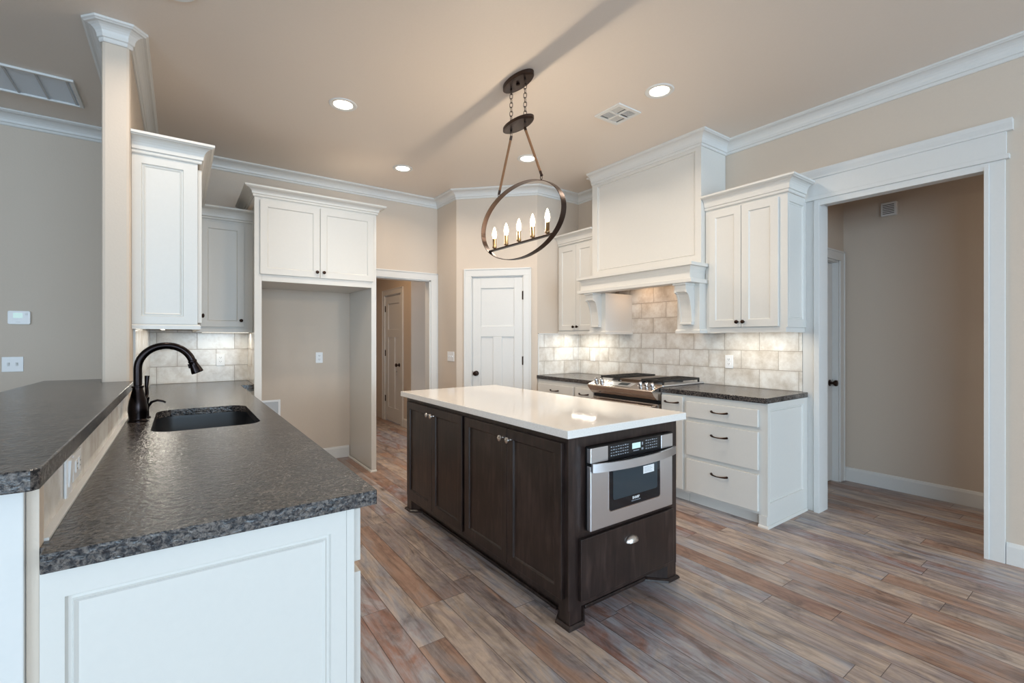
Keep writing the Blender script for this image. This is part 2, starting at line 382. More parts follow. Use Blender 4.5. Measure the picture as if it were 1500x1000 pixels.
# left outer wall with a window opening
bm = bmesh.new()
box(bm, -5.12, -5.0, -8.12, -6.3, 0, CZ); box(bm, -5.12, -5.0, -1.7, 5.19, 0, CZ); box(bm, -5.12, -5.0, -6.3, -1.7, 0, 0.45); box(bm, -5.12, -5.0, -6.3, -1.7, 2.75, CZ)
struct('wall_left_outer', bm, 'wall')
# rear wall with two window openings
bm = bmesh.new()
Y0, Y1 = -8.12, -8.0
box(bm, -5.12, -4.1, Y0, Y1, 0, CZ); box(bm, -1.1, -0.1, Y0, Y1, 0, CZ); box(bm, 3.9, 4.1, Y0, Y1, 0, CZ)
for a, b_ in ((-4.1, -1.1), (-0.1, 3.9)): box(bm, a, b_, Y0, Y1, 0, 0.45); box(bm, a, b_, Y0, Y1, 2.75, CZ)
struct('wall_rear', bm, 'wall')
# range wall with doorway
bm = bmesh.new()
box(bm, XR, XR+0.12, -8.0, 0.60, 0, CZ); box(bm, XR, XR+0.12, 1.525, 4.28, 0, CZ); box(bm, XR, XR+0.12, 0.60, 1.525, 2.385, CZ)
struct('wall_right', bm, 'wall')
# pantry corner: side wall, 45 degree wall with door opening, return wall
PA, PB = Vector((2.665, 4.851, 0)), Vector((3.335, 4.159, 0))
PU = (PB-PA).normalized(); PN = Vector((-PU.y, PU.x, 0))
if PN.dot(Vector((1, 1, 0))) > 0: PN = -PN
FP = F(PA, PU, PN)
bm = bmesh.new()
box(bm, 2.665, 2.785, 4.90, YB, 0, CZ)
LP = (PB-PA).length
prism(bm, [tuple(PA.xy), tuple((PA+PU*0.178).xy), tuple((PA+PU*0.178-PN*0.12).xy), (2.785, 4.90), (2.665, 4.90)], 0, CZ)
prism(bm, [tuple((PA+PU*0.812).xy), tuple(PB.xy), (3.385, 4.28), tuple((PA+PU*0.812-PN*0.12).xy)], 0, CZ)
fbox(bm, FP, 0.178, 0.812, 2.07, CZ, -0.12, 0)
struct('wall_pantry', bm, 'wall')
struct('wall_pantry_return', BM(box, 3.335, XR, 4.159, 4.279, 0, CZ), 'wall')
# hallway behind the back opening
bm = bmesh.new()
box(bm, 2.75, 2.87, 6.37, 6.725, 0, CZ); box(bm, 2.75, 2.87, 7.44, 7.9, 0, CZ); box(bm, 2.75, 2.87, 6.725, 7.44, 2.04, CZ); box(bm, 2.87, 3.6, 6.37, 6.49, 0, CZ)
struct('wall_hallway', bm, 'wall')
struct('wall_hallway_end', BM(box, 1.4, 3.6, 7.9, 8.02, 0, CZ), 'wall')
struct('wall_hallway_left', BM(box, 1.35, 1.47, YB+0.12, 7.9, 0, CZ), 'wall')
# side hall through the right doorway
struct('wall_side_hall', BM(box, 5.1, 5.22, -1.2, 1.86, 0, CZ), 'wall')
bm = bmesh.new(); box(bm, XR+0.12, 4.22, 1.737, 1.857, 0, CZ); box(bm, 5.0, 5.1, 1.737, 1.857, 0, CZ); box(bm, 4.22, 5.0, 1.737, 1.857, 2.06, CZ)
struct('wall_side_hall_end', bm, 'wall')
struct('wall_side_hall_near', BM(box, XR+0.12, 5.22, -1.32, -1.2, 0, CZ), 'wall')
# half wall behind the sink run
struct('wall_peninsula', BM(box, -0.365, -0.2455, 1.302, 3.408, 0, 1.050), 'wall')
bm = bmesh.new(); box(bm, -0.372, -0.2465, 1.284, 1.302, 0, 1.050)
struct('trim_1', bm, 'trim', bevel=0.002)
struct('trim_2', BM(box, -0.2455, -0.2272, 1.296, 1.3345, 0, 1.050), 'wall')

# ---- crown moulding of the room
CP = crown(CZ-0.0005, 0.102, 0.098)
def crn(path, name, prof=CP): return struct(name, BM(sweep, path, prof), 'trim')
crn([(XL, YB), (2.665, YB), (2.665, 4.851), (3.335, 4.159), (XR, 4.159), (XR, 3.545)], 'trim_3')
crn([(3.60, 3.545+0.0), (3.60, 2.266), (XR, 2.266), (XR, -8.0)], 'trim_4', crown(CZ-0.0005, 0.11, 0.09))
crn([(XR, 3.545), (3.60, 3.545)], 'trim_5', crown(CZ-0.0005, 0.11, 0.09))
crn([(-0.354, 5.19), (-0.354, 3.426), (-0.338, 3.408), (-0.246, 3.408), (XL, 3.426), (XL, YB)], 'trim_6', crown(CZ-0.0005, 0.102, 0.082))
crn([(-5.0, 5.19), (-0.354, 5.19)], 'trim_7')
# ---- baseboards
BBP = [(0, 0.001), (0.018, 0.001), (0.018, 0.02), (0.014, 0.105), (0.008, 0.122), (0, 0.128)]
def bb(name, path): return struct(name, BM(sweep, path, BBP), 'trim')
bb('baseboard_back', [(0.585, YB), (1.558, YB)])
bb('baseboard_living', [(-5.0, 5.19), (-0.354, 5.19)])
bb('baseboard_right', [(XR, 0.526), (XR, -8.0)])
bb('baseboard_side_hall', [(5.1, 1.737), (5.1, -1.2)])
bb('baseboard_hallway', [(2.75, 6.637), (2.75, 6.37), (3.6, 6.37)])
bb('baseboard_hallway_end', [(1.47, 7.9), (2.75, 7.9)])
bb('baseboard_pantry', [(2.665, YB-0.022), (2.665, 4.851), tuple((PA+PU*0.088).xy)])
bb('baseboard_pantry_return', [tuple((PA+PU*0.902).xy), (3.335, 4.159)])

# ---- door casings
def casing(name, f, u0, u1, zt, wd=0.088, th=0.016, z0=0.0):
    """opening u0..u1 up to zt; flat casing with back band, on face f"""
    bm = bmesh.new()
    for (a, b_) in ((u0-wd, u0), (u1, u1+wd)): fbox(bm, f, a, b_, z0, zt, 0.0005, th)
    fbox(bm, f, u0-wd, u1+wd, zt, zt+wd, 0.0005, th)
    fbox(bm, f, u0-wd-0.001, u0-wd+0.014, z0, zt+wd, 0.0005, th+0.007); fbox(bm, f, u1+wd-0.014, u1+wd+0.001, z0, zt+wd, 0.0005, th+0.007)
    fbox(bm, f, u0-wd, u1+wd, zt+wd-0.014, zt+wd+0.001, 0.0005, th+0.007)
    return struct(name, bm, 'trim', bevel=0.002)
def jamb(name, f, u0, u1, zt, d):
    bm = bmesh.new()
    fbox(bm, f, u0, u0+0.018, 0, zt, -d, 0.0); fbox(bm, f, u1-0.018, u1, 0, zt, -d, 0.0); fbox(bm, f, u0, u1, zt-0.018, zt, -d, 0.0)
    return struct(name, bm, 'trim')
casing('trim_8', fY(YB), 1.738, 2.570, 2.062, 0.092); jamb('trim_9', fY(YB), 1.721, 2.571, 2.069, 0.125)
casing('trim_10', FP, 0.186, 0.806, 2.062)
jamb('trim_11', FP, 0.179, 0.811, 2.069, 0.12)
casing('trim_12', fX(2.75), 6.738, 7.428, 2.035); jamb('trim_13', fX(2.75), 6.726, 7.439, 2.039, 0.12)
casing('trim_14', fY(1.737), 4.235, 4.99, 2.055); jamb('trim_15', fY(1.737), 4.221, 4.999, 2.059, 0.12)
# right doorway: craftsman head casing
f = fX(XR); bm = bmesh.new()
fbox(bm, f, 0.529, 0.600, 0, 2.392, 0.0005, 0.020); fbox(bm, f, 1.540, 1.630, 0, 2.392, 0.0005, 0.006)
fbox(bm, f, 0.596, 0.618, 0, 2.37, 0.0005, 0.027); fbox(bm, f, 1.508, 1.545, 0, 2.37, 0.0005, 0.027); fbox(bm, f, 0.596, 1.545, 2.348, 2.392, 0.0005, 0.022)
fbox(bm, f, 0.510, 1.66, 2.392, 2.420, 0.0005, 0.036)
fbox(bm, f, 0.524, 1.66, 2.420, 2.560, 0.0005, 0.020)
fprism(bm, f, [(0.0005, 2.556), (0.030, 2.556), (0.032, 2.570), (0.046, 2.596), (0.050, 2.612), (0.050, 2.622), (0.0005, 2.622)], 0.496, 1.66)
struct('trim_16', bm, 'trim', bevel=0.0015)
bm = bmesh.new(); fbox(bm, f, 0.601, 0.618, 0, 2.37, -0.13, 0.0); fbox(bm, f, 1.508, 1.524, 0, 2.37, -0.13, 0.0); fbox(bm, f, 0.601, 1.524, 2.366, 2.384, -0.13, 0.0)
struct('trim_17', bm, 'trim')

# ---- doors
def shaker_door(name, f, u0, u1, z1, n1, th=0.035, knob_u=None, hinge_u=None, hinges=(), knobz=0.92, mat='trim', key=False):
    root = sthing(name, f.p((u0+u1)/2, 0, 0))
    W = u1-u0; z0 = 0.012; sw = 0.112*W/0.62*0.92
    bm = bmesh.new()
    # stiles, rails, mullion as one slab with three recessed fields
    a, b_, c = u0+sw, u1-sw, (u0+u1)/2; zm0, zm1, zt, zb = 1.355, 1.480, z1-0.125, 0.23
    fbox(bm, f, u0, a, z0, z1, n1-th, n1); fbox(bm, f, b_, u1, z0, z1, n1-th, n1)
    fbox(bm, f, a, b_, zt, z1, n1-th, n1); fbox(bm, f, a, b_, zm0, zm1, n1-th, n1); fbox(bm, f, a, b_, z0, zb, n1-th, n1)
    fbox(bm, f, c-0.052, c+0.052, zb, zm0, n1-th, n1); fbox(bm, f, a, b_, zb, zt, n1-th, n1-0.012)
    obj('door_slab', bm, mat, root, bevel=0.0025)
    for k, hz in enumerate(hinges):
        bm = bmesh.new(); fbox(bm, f, hinge_u-0.010, hinge_u+0.010, hz, hz+0.095, n1-0.002, n1+0.006)
        lathe(bm, [(0.006, 0), (0.006, 0.10)], f.p(hinge_u, hz-0.002, n1+0.006), seg=10)
        obj('hinge', bm, 'knob_dark', root)
    if knob_u is not None:
        bm = BM(lathe, [(0.030, 0), (0.030, 0.006), (0.012, 0.010), (0.010, 0.030), (0.022, 0.036), (0.029, 0.050), (0.026, 0.062), (0.0, 0.068)], f.p(knob_u, knobz, n1), f.n)
        kb = obj('door_knob', bm, 'knob_dark', root, smooth=True)
        if key:
            bm = bmesh.new(); tube(bm, [f.p(knob_u, knobz-0.02, n1+0.055), f.p(knob_u+0.004, knobz-0.16, n1+0.045)], 0.003, 6); lathe(bm, [(0.012, 0), (0.012, 0.004)], f.p(knob_u, knobz-0.10, n1+0.045), f.u, 12)
            obj('hanging_tag', bm, 'nickel', root)
        # latch plate on the door edge
        s = 1 if abs(knob_u-u0) < abs(knob_u-u1) else -1
        e = u0 if s > 0 else u1
        obj('latch_plate', BM(fbox, f, e-0.004 if s > 0 else e-0.004, e+0.004, knobz-0.028, knobz+0.028, n1-0.006, n1+0.001), 'knob_dark', root)
    return root
shaker_door('door_1', FP, 0.1985, 0.7915, 2.047, -0.006, knob_u=0.243, hinge_u=0.797, hinges=(1.785, 1.03, 0.26), knobz=0.925)
shaker_door('door_2', fX(2.75), 6.747, 7.419, 2.018, -0.006, knob_u=6.835, hinge_u=7.421, hinges=(1.77, 1.05, 0.31), knobz=0.925, key=True)
shaker_door('door_3', fY(1.737), 4.243, 4.978, 2.035, -0.05, knob_u=4.92, knobz=0.92)

# ================================================================== small part builders
KNOBP = [(0.0075, 0), (0.0075, 0.004), (0.0055, 0.008), (0.0055, 0.013), (0.012, 0.017), (0.0155, 0.022), (0.0145, 0.027), (0.008, 0.031), (0.0, 0.032)]
def knob(parent, f, u, z, n, mat='knob_dark', s=1.0):
    return obj('knob', BM(lathe, [(r*s, h*s) for r, h in KNOBP], f.p(u, z, n), f.n, 16), mat, parent, smooth=True)
def pull(parent, f, u, z, n, L=0.128, mat='knob_dark'):
    bm = bmesh.new(); pts = []; rad = []
    for i in range(13):
        t = i/12; pts.append(f.p(u-L/2+L*t, z-0.006*math.sin(math.pi*t)**0.8, n+0.008+0.020*math.sin(math.pi*t)**0.6)); rad.append(0.0042+0.0035*abs(math.cos(math.pi*t))**4)
    tube(bm, pts, rad, 8)
    for s in (-1, 1): lathe(bm, [(0.007, 0), (0.0085, 0.006), (0.005, 0.014)], f.p(u+s*(L/2-0.002), z, n), f.n, 10)
    return obj('handle', bm, mat, parent, smooth=True)
def door(parent, f, u0, u1, z0, z1, n0, n1, kn=None, mat='white', fr=0.055, km='knob_dark', ks=1.0, rec=0.009, name='door'):
    d = obj(name, BM(panel, f, u0, u1, z0, z1, n0, n1, (fr,)*4, rec), mat, parent, bevel=0.0018)
    if kn: knob(d, f, kn[0], kn[1], n1, km, ks)
    return d
def drawer(parent, f, u0, u1, z0, z1, n0, n1, pu=None, mat='white'):
    d = obj('drawer', BM(fbox, f, u0, u1, z0, z1, n0, n1), mat, parent, bevel=0.003)
    if pu: pull(d, f, (u0+u1)/2, pu, n1)
    return d

# ================================================================== PENINSULA RUN
def rounded(x0, x1, y0, y1, r, k=6):
    P = []
    for cx, cy, a0 in ((x1-r, y0+r, -90), (x1-r, y1-r, 0), (x0+r, y1-r, 90), (x0+r, y0+r, 180)):
        for i in range(k+1):
            a = math.radians(a0+90*i/k); P.append((cx+r*math.cos(a), cy+r*math.sin(a)))
    return P
def slab_with_hole(outer, hole, z0, z1):
    bm = bmesh.new()
    def loop(P, z): 
        v = [bm.verts.new((x, y, z)) for x, y in P]; return v, [bm.edges.new((v[i], v[(i+1) % len(v)])) for i in range(len(v))]
    for z in (z0, z1):
        _, e1 = loop(outer, z); _, e2 = loop(hole, z)
        bmesh.ops.triangle_fill(bm, use_beauty=True, use_dissolve=False, edges=e1+e2)
    bm.verts.ensure_lookup_table(); n1, n2 = len(outer), len(hole); V = list(bm.verts); off = n1+n2
    for base, n in ((0, n1), (n1, n2)):
        for i in range(n):
            a, b_ = V[base+i], V[base+(i+1) % n]; c, d = V[off+base+(i+1) % n], V[off+base+i]; bm.faces.new((a, b_, c, d))
    return bm
T = 0.039
outer = [(-0.2268, 1.335), (-0.2268, 1.2965), (-0.2195, 1.2965), (-0.2195, 1.254), (0.440, 1.254), (0.442, 1.256), (0.442, 4.79), (0.562, 4.79), (0.562, 5.337), (-0.2195, 5.337), (-0.2195, 3.42), (-0.2195, 1.335)]
hole = rounded(-0.108, 0.333, 2.585, 3.375, 0.09)
o = obj('granite_countertop', slab_with_hole(outer, hole, CT-T, CT), 'granite', bevel=0.003)
tag(o, 'long dark leathered granite worktop with the sink cut out of it', 'countertop')
# sink
def sink():
    bm = bmesh.new(); zs = [(CT-T-0.0015, 0.006), (CT-T-0.0015, -0.012), (CT-0.06, -0.010), (CT-0.20, -0.002), (CT-0.235, 0.02), (CT-0.245, 0.07)]
    R = []
    for z, ins in zs:
        P = rounded(-0.108+ins, 0.333-ins, 2.585+ins, 3.375-ins, max(0.02, 0.09-ins*0.5)); R.append([bm.verts.new((x, y, z)) for x, y in P])
    # rim flange outward then bowl
    R[0] = [v for v in R[0]]
    for i in range(1, len(R)-1):
        for k in range(len(R[0])): bm.faces.new((R[i][k], R[i][(k+1) % len(R[0])], R[i+1][(k+1) % len(R[0])], R[i+1][k]))
    bm.faces.new(R[-1]); bmesh.ops.delete(bm, geom=R[0], context='VERTS')
    bmesh.ops.solidify(bm, geom=list(bm.faces), thickness=-0.006)
    return bm
sk = thing('sink', 'black single bowl sink set under the cutout of the granite worktop', 'sink', (0.11, 2.98, CT-0.26))
obj('basin', sink(), 'sinkblack', sk, smooth=True)
obj('drain', BM(lathe, [(0.045, 0), (0.045, 0.004), (0.03, 0.005), (0.0, 0.003)], (0.11, 2.98, CT-0.2445), (0, 0, 1), 20), 'bronze', sk, smooth=True)
# faucet
fc = thing('kitchen_faucet', 'oil rubbed bronze gooseneck faucet beside the sink', 'faucet', (-0.177, 2.99, CT))
fx, fy = -0.168, 2.99
fx = -0.172
bodyp = [(0.042, 0), (0.042, 0.006), (0.037, 0.012), (0.0365, 0.018), (0.040, 0.05), (0.040, 0.075), (0.036, 0.105), (0.028, 0.135), (0.023, 0.158), (0.0215, 0.170), (0.0255, 0.173), (0.0255, 0.179), (0.020, 0.182), (0.0, 0.182)]
obj('body', BM(lathe, bodyp, (fx, fy, CT), (0, 0, 1), 32), 'bronze', fc, smooth=True)
pts = [(fx, fy, CT+0.178), (fx, fy, CT+0.24)]
cxx, czz, rr_, rz_ = fx+0.115, 1.180, 0.115, 0.115
for i in range(0, 21):
    a = math.pi-math.radians(163)*i/20; pts.append((cxx+rr_*math.cos(a), fy, czz+rz_*math.sin(a)))
obj('spout', BM(tube, pts, 0.0178, 18), 'bronze', fc, smooth=True)
e = Vector(pts[-1]); d = (e-Vector(pts[-2])).normalized()
sh = obj('spray_head', BM(lathe, [(0.018, -0.004), (0.0205, 0.0), (0.0205, 0.006), (0.0185, 0.010), (0.021, 0.026), (0.024, 0.040), (0.027, 0.054), (0.0285, 0.064), (0.026, 0.068), (0.0, 0.068)], e, d, 24), 'bronze', fc, smooth=True)
obj('spray_button', BM(tube, [e+d*0.018+Vector((-0.021, -0.004, 0)), e+d*0.042+Vector((-0.024, -0.004, 0))], 0.006, 8), 'bronze', sh, smooth=True)
obj('lever', BM(tube, [(fx+0.022, fy+0.02, CT+0.10), (fx+0.034, fy+0.045, CT+0.13), (fx+0.032, fy+0.055, CT+0.17), (fx+0.034, fy+0.06, CT+0.225)], [0.010, 0.008, 0.008, 0.011], 10), 'bronze', fc, smooth=True)
sd = thing('soap_dispenser', 'small bronze soap pump with curved spout behind the faucet', 'soap dispenser', (-0.143, 3.12, CT))
obj('pump_body', BM(lathe, [(0.018, 0), (0.018, 0.004), (0.011, 0.009), (0.0095, 0.04), (0.012, 0.055), (0.0085, 0.075), (0.011, 0.095), (0.013, 0.104), (0.008, 0.112), (0, 0.114)], (-0.143, 3.12, CT), (0, 0, 1), 20), 'bronze', sd, smooth=True)
obj('pump_spout', BM(tube, [(-0.139, 3.12, CT+0.055), (-0.122, 3.12, CT+0.080), (-0.098, 3.12, CT+0.088), (-0.074, 3.12, CT+0.081), (-0.062, 3.12, CT+0.073)], [0.0065, 0.0065, 0.006, 0.0055, 0.0045], 10), 'bronze', sd, smooth=True)
# bar top
bar = [(-0.70, 1.222), (-0.222, 1.200), (-0.211, 1.212), (-0.211, 3.407), (-0.356, 3.407), (-0.356, 3.66), (-0.633, 3.72), (-0.665, 3.0)]
bar = [(-0.72, 1.222), (-0.222, 1.200), (-0.211, 1.212), (-0.211, 3.407), (-0.356, 3.407), (-0.356, 3.69), (-0.633, 3.71), (-0.665, 2.9), (-0.72, 1.7)]
o = obj('granite_bar_top', BM(prism, bar, 1.0505, 1.090), 'granite', bevel=0.003)
tag(o, 'raised dark granite bar ledge on the half wall at left', 'countertop')
# tile strip on the half wall, with metal edge
o = obj('tile_backsplash', BM(box, -0.2452, -0.2355, 1.335, 3.407, CT+0.0005, 1.050), 'tile_left')
tag(o, 'low strip of glossy tile between granite worktop and raised bar', 'backsplash')
o['label'] = 'low strip of glossy tile between granite worktop and raised bar'
struct('trim_18', BM(box, -0.2355, -0.2196, 1.335, 3.407, CT, CT+0.006), 'grout_trim')
# peninsula base cabinet
pc = thing('base_cabinet', 'white peninsula cabinet with recessed end panel under the granite worktop', 'cabinet', (0.08, 3.0, 0))
bm = bmesh.new(); zt = CT-T-0.0005
box(bm, -0.2245, 0.389, 1.300, 2.565, 0.10, zt); box(bm, -0.2245, 0.389, 3.395, 4.83, 0.10, zt); box(bm, -0.2245, -0.14, 2.565, 3.395, 0.10, zt); box(bm, 0.36, 0.389, 2.565, 3.395, 0.10, zt); box(bm, -0.2245, 0.31, 1.31, 4.83, 0.0, 0.10)
obj('carcass', bm, 'white', pc)
e_ = obj('end_panel', BM(panel, fY(1.300), -0.2245, 0.3665, 0.0, zt, 0, 0.018, (0.036, 0.04, 0.12, 0.063), 0.009, 0.01, True), 'white', pc)
obj('corner_stile', BM(box, 0.3672, 0.389, 1.283, 1.300, 0.0, zt), 'white', pc, bevel=0.002)
fp = fXp(0.389)
segs = [(1.30, 1.83), (1.86, 2.39), (2.42, 3.46), (3.49, 4.08), (4.11, 4.75)]
for (a, b_) in segs:
    drawer(pc, fp, a, b_, 0.712, 0.858, 0.0005, 0.022)
    if b_-a < 0.7: door(pc, fp, a, b_, 0.12, 0.682, 0.0005, 0.022)
    else:
        m_ = (a+b_)/2; door(pc, fp, a, m_-0.002, 0.12, 0.682, 0.0005, 0.022); door(pc, fp, m_+0.002, b_, 0.12, 0.682, 0.0005, 0.022)
bcab = thing('base_cabinet', 'short white corner cabinet beside the empty fridge alcove', 'cabinet', (0.48, 5.1, 0))
obj('carcass', BM(box, 0.40, 0.563, 4.835, 5.34, 0.0, zt), 'white', bcab)
obj('drawer', BM(box, 0.415, 0.555, 4.815, 4.835, 0.72, 0.855), 'white', bcab, bevel=0.003)

# ================================================================== LEFT UPPER CABINETS
ZB, ZCB, ZCT = 1.388, 2.42, 2.532
CC = crown(ZCT, 0.112, 0.078, 0.014)
lu = thing('wall_cabinet', 'tall white wall cabinet on the left wall stub, recessed end panel facing the room', 'cabinet', (-0.07, 4.4, ZB))
f = fY(3.51)
obj('carcass', BM(box, -0.229, 0.09, 3.512, 5.02, ZB+0.03, ZCB+0.004), 'white', lu)
obj('end_panel', BM(panel, fY(3.512), -0.229, 0.09, ZB+0.032, ZCB, 0, 0.012, (0.044, 0.072, 0.046, 0.05), 0.009, 0.01, True), 'white', lu)
obj('bottom_rail', BM(sweep, [(-0.229, 3.512), (0.090, 3.512), (0.090, 5.02)], [(0.0, ZB), (0.016, ZB), (0.016, ZB+0.022), (0.010, ZB+0.030), (0.0, ZB+0.030)]), 'white', lu)
fl = fXp(0.09)
w_ = (5.00-3.525)/3
for k in range(3):
    a, b_ = 3.525+k*w_, 3.525+(k+1)*w_-0.004
    kn = (3.74, 1.497) if k == 0 else (b_-0.03 if k == 2 else a+0.03, 1.497)
    kn = (b_-0.03, 1.497) if k == 0 else kn
    door(lu, fl, a, b_, 1.430, 2.392, 0.0005, 0.022, kn)
obj('crown', BM(sweep, [(-0.229, 3.500), (0.100, 3.500), (0.100, 5.02)], CC), 'white', lu)
bu = thing('wall_cabinet', 'white wall cabinet with one door between left stub cabinet and fridge alcove', 'cabinet', (0.34, 5.2, ZB))
obj('carcass', BM(box, 0.115, 0.563, 5.03, 5.345, ZB+0.012, ZCB+0.004), 'white', bu)
f = fY(5.03)
door(bu, f, 0.150, 0.492, 1.440, 2.392, 0.0005, 0.020, (0.466, 1.500))
obj('bottom_rail', BM(fbox, f, 0.113, 0.563, ZB, ZB+0.035, 0.0, 0.014), 'white', bu, bevel=0.002)
obj('crown', BM(sweep, [(0.115, 5.03), (0.563, 5.03)], CC), 'white', bu)

# ================================================================== FRIDGE SURROUND
fr = thing('fridge_surround', 'tall white refrigerator surround with two doors above an empty alcove', 'cabinet', (1.066, 4.98, 0))
f = fY(4.60); ZF = 2.578
obj('side_panel', BM(box, 0.5645, 0.582, 4.602, 5.345, 0.001, ZF), 'white', fr)
obj('side_panel', BM(box, 1.568, 1.603, 4.602, 5.345, 0.001, ZF), 'white', fr)
obj('carcass', BM(box, 0.563, 1.568, 4.62, 5.345, 1.845, ZF), 'white', fr)
bm = bmesh.new(); fbox(bm, f, 0.526, 0.583, 0.001, ZF+0.01, -0.002, 0.018); fbox(bm, f, 1.555, 1.605, 0.001, ZF+0.01, -0.002, 0.018)
fbox(bm, f, 0.583, 1.555, 1.838, 1.905, -0.002, 0.018); fbox(bm, f, 0.583, 1.555, 2.54, ZF+0.01, -0.002, 0.018)
obj('face_frame', bm, 'white', fr, bevel=0.0015)
f2 = fY(4.582)
door(fr, f2, 0.569, 1.0635, 1.898, 2.547, 0.0005, 0.020, (1.036, 1.948), fr=0.057)
door(fr, f2, 1.0675, 1.570, 1.898, 2.547, 0.0005, 0.020, (1.096, 1.948), fr=0.057)
obj('crown', BM(sweep, [(0.526, 5.345), (0.526, 4.582), (1.605, 4.582), (1.605, 5.345)], crown(2.655, 0.085, 0.078, 0.014)), 'white', fr)
obj('shoe_moulding', BM(sweep, [(1.555, 5.345), (1.555, 4.578), (1.607, 4.578), (1.607, 5.345)][:3]+[], [(0, 0.001), (0.012, 0.001), (0.008, 0.014), (0, 0.018)]), 'white', fr)
# valve box in the alcove
vb = thing('recessed_valve_box', 'white framed recessed water outlet box low on the alcove wall', 'valve box', (0.77, YB, 0.45))
bm = bmesh.new(); f = fY(YB)
for (a, b_, c, d) in ((0.665, 0.853, 0.675, 0.697), (0.665, 0.853, 0.45, 0.472), (0.665, 0.687, 0.472, 0.675), (0.831, 0.853, 0.472, 0.675)): fbox(bm, f, a, b_, c, d, 0.0005, 0.010)
obj('frame', bm, 'plastic', vb, bevel=0.002)
obj('back_plate', BM(fbox, f, 0.687, 0.831, 0.472, 0.675, 0.0005, 0.003), 'ledge', vb)

# ================================================================== ISLAND
isl = thing('kitchen_island', 'espresso stained wood island with four panel doors and a front drawer', 'island', (1.85, 2.49, 0))
X0, X1, YN, YF = 1.446, 2.245, 1.568, 3.425; TK = 0.088
bm = bmesh.new()
# carcass with a pocket in the near end for the microwave drawer
box(bm, X0+0.002, X1, 1.95, YF, TK, 0.8745)
box(bm, X0+0.002, 1.540, YN+0.002, 1.95, TK, 0.8745); box(bm, 2.15, X1, YN+0.002, 1.95, TK, 0.8745); box(bm, 1.54, 2.15, YN+0.002, 1.95, 0.83, 0.8745); box(bm, 1.54, 2.15, YN+0.002, 1.95, TK, 0.435)
obj('carcass', bm, 'dark', isl)
obj('toe_board', BM(box, 1.51, 2.19, 1.655, YF-0.002, 0.0, TK), 'dark', isl)
# bracket feet at the corners
def foot(x0, y0, sx, sy, w1=0.075, dg=0.09):
    """corner foot at (x0,y0) with legs running sx,sy and a 45 degree return"""
    P = [(x0, y0), (x0+sx*w1, y0), (x0+sx*(w1+dg), y0+sy*0.088), (x0+sx*(w1+dg), y0+sy*0.10), (x0+sx*0.09, y0+sy*0.10), (x0+sx*0.09, y0+sy*(w1+0.05)), (x0, y0+sy*w1)]
    P = [(x0, y0), (x0+sx*w1, y0), (x0+sx*(w1+0.085), y0+sy*0.088), (x0+sx*0.088, y0+sy*(w1+0.07)), (x0, y0+sy*w1)]
    return P
for (a, b_, sx, sy) in ((X0, YN, 1, 1), (X1, YN, -1, 1), (X0, YF, 1, -1)):
    ft = obj('foot', BM(prism, foot(a, b_, sx, sy), 0.0, TK), 'dark', isl)
    P = foot(a, b_, sx, sy); P2 = [P[3], P[4], P[0], P[1], P[2]]
    if sx*sy < 0: P2 = P2[::-1]
    pr = [(0, 0.0005), (0.016, 0.0005), (0.014, 0.010), (0.006, 0.018), (0, 0.019)]
    obj('shoe_moulding', BM(sweep, P2, [(-o_ if False else o_, z_) for o_, z_ in pr]), 'dark', ft)
obj('shoe_moulding', BM(box, 1.498, 1.51, 1.72, 3.26, 0.0005, 0.018), 'dark', isl, bevel=0.003)
obj('shoe_moulding', BM(box, 1.62, 2.08, 1.643, 1.655, 0.0005, 0.018), 'dark', isl, bevel=0.003)
# near end face panel (around oven) and drawer
f = fY(YN); bm = bmesh.new()
fbox(bm, f, 1.437, 1.545, TK, 0.8745, -0.002, 0.003); fbox(bm, f, 2.165, X1, TK, 0.8745, -0.002, 0.003); fbox(bm, f, 1.545, 2.165, 0.826, 0.8745, -0.002, 0.003)
fbox(bm, f, 1.545, 2.165, TK, 0.43, -0.002, 0.003)
obj('end_panel', bm, 'dark', isl)
dr = obj('drawer', BM(fbox, f, 1.497, 2.195, 0.118, 0.405, 0.0035, 0.024), 'dark', isl, bevel=0.003)
# cup pull
bm = bmesh.new(); R_ = []
for i in range(9):
    ph = math.pi*i/8; row = []
    for j in range(6):
        th = math.pi/2*j/5; row.append(bm.verts.new(f.p(1.846+0.045*math.cos(ph), 0.315+0.034*math.sin(ph)*math.cos(th), 0.024+0.024*math.sin(th)*math.sin(ph)+0.001)))
    R_.append(row)
for i in range(8):
    for j in range(5):
        try: bm.faces.new((R_[i][j], R_[i+1][j], R_[i+1][j+1], R_[i][j+1]))
        except Exception: pass
bmesh.ops.remove_doubles(bm, verts=bm.verts, dist=0.0003); bmesh.ops.solidify(bm, geom=list(bm.faces), thickness=0.002)
obj('cup_pull', bm, 'nickel', dr, smooth=True, label='satin nickel cup pull')
# long side: four doors
f = fX(X0); n0, n1 = 0.0, 0.020
obj('face_frame', BM(fbox, f, YN-0.001, YF, TK, 0.8745, -0.002, 0.0005+0.0), 'dark', isl)
for (a, b_, ku) in ((2.955, 3.385, 2.985), (2.529, 2.951, 2.920), (2.040, 2.494, 2.073), (1.602, 2.036, 2.003)):
    door(isl, f, a, b_, 0.126, 0.848, 0.001, n1, (ku, 0.795), 'dark', 0.052, 'nickel', 1.1, 0.011)
# island countertop
o = obj('quartz_countertop', BM(box, 1.424, 2.324, 1.554, 3.506, 0.8755, CT), 'quartz', bevel=0.003)
tag(o, 'glossy white quartz worktop on the dark island', 'countertop')

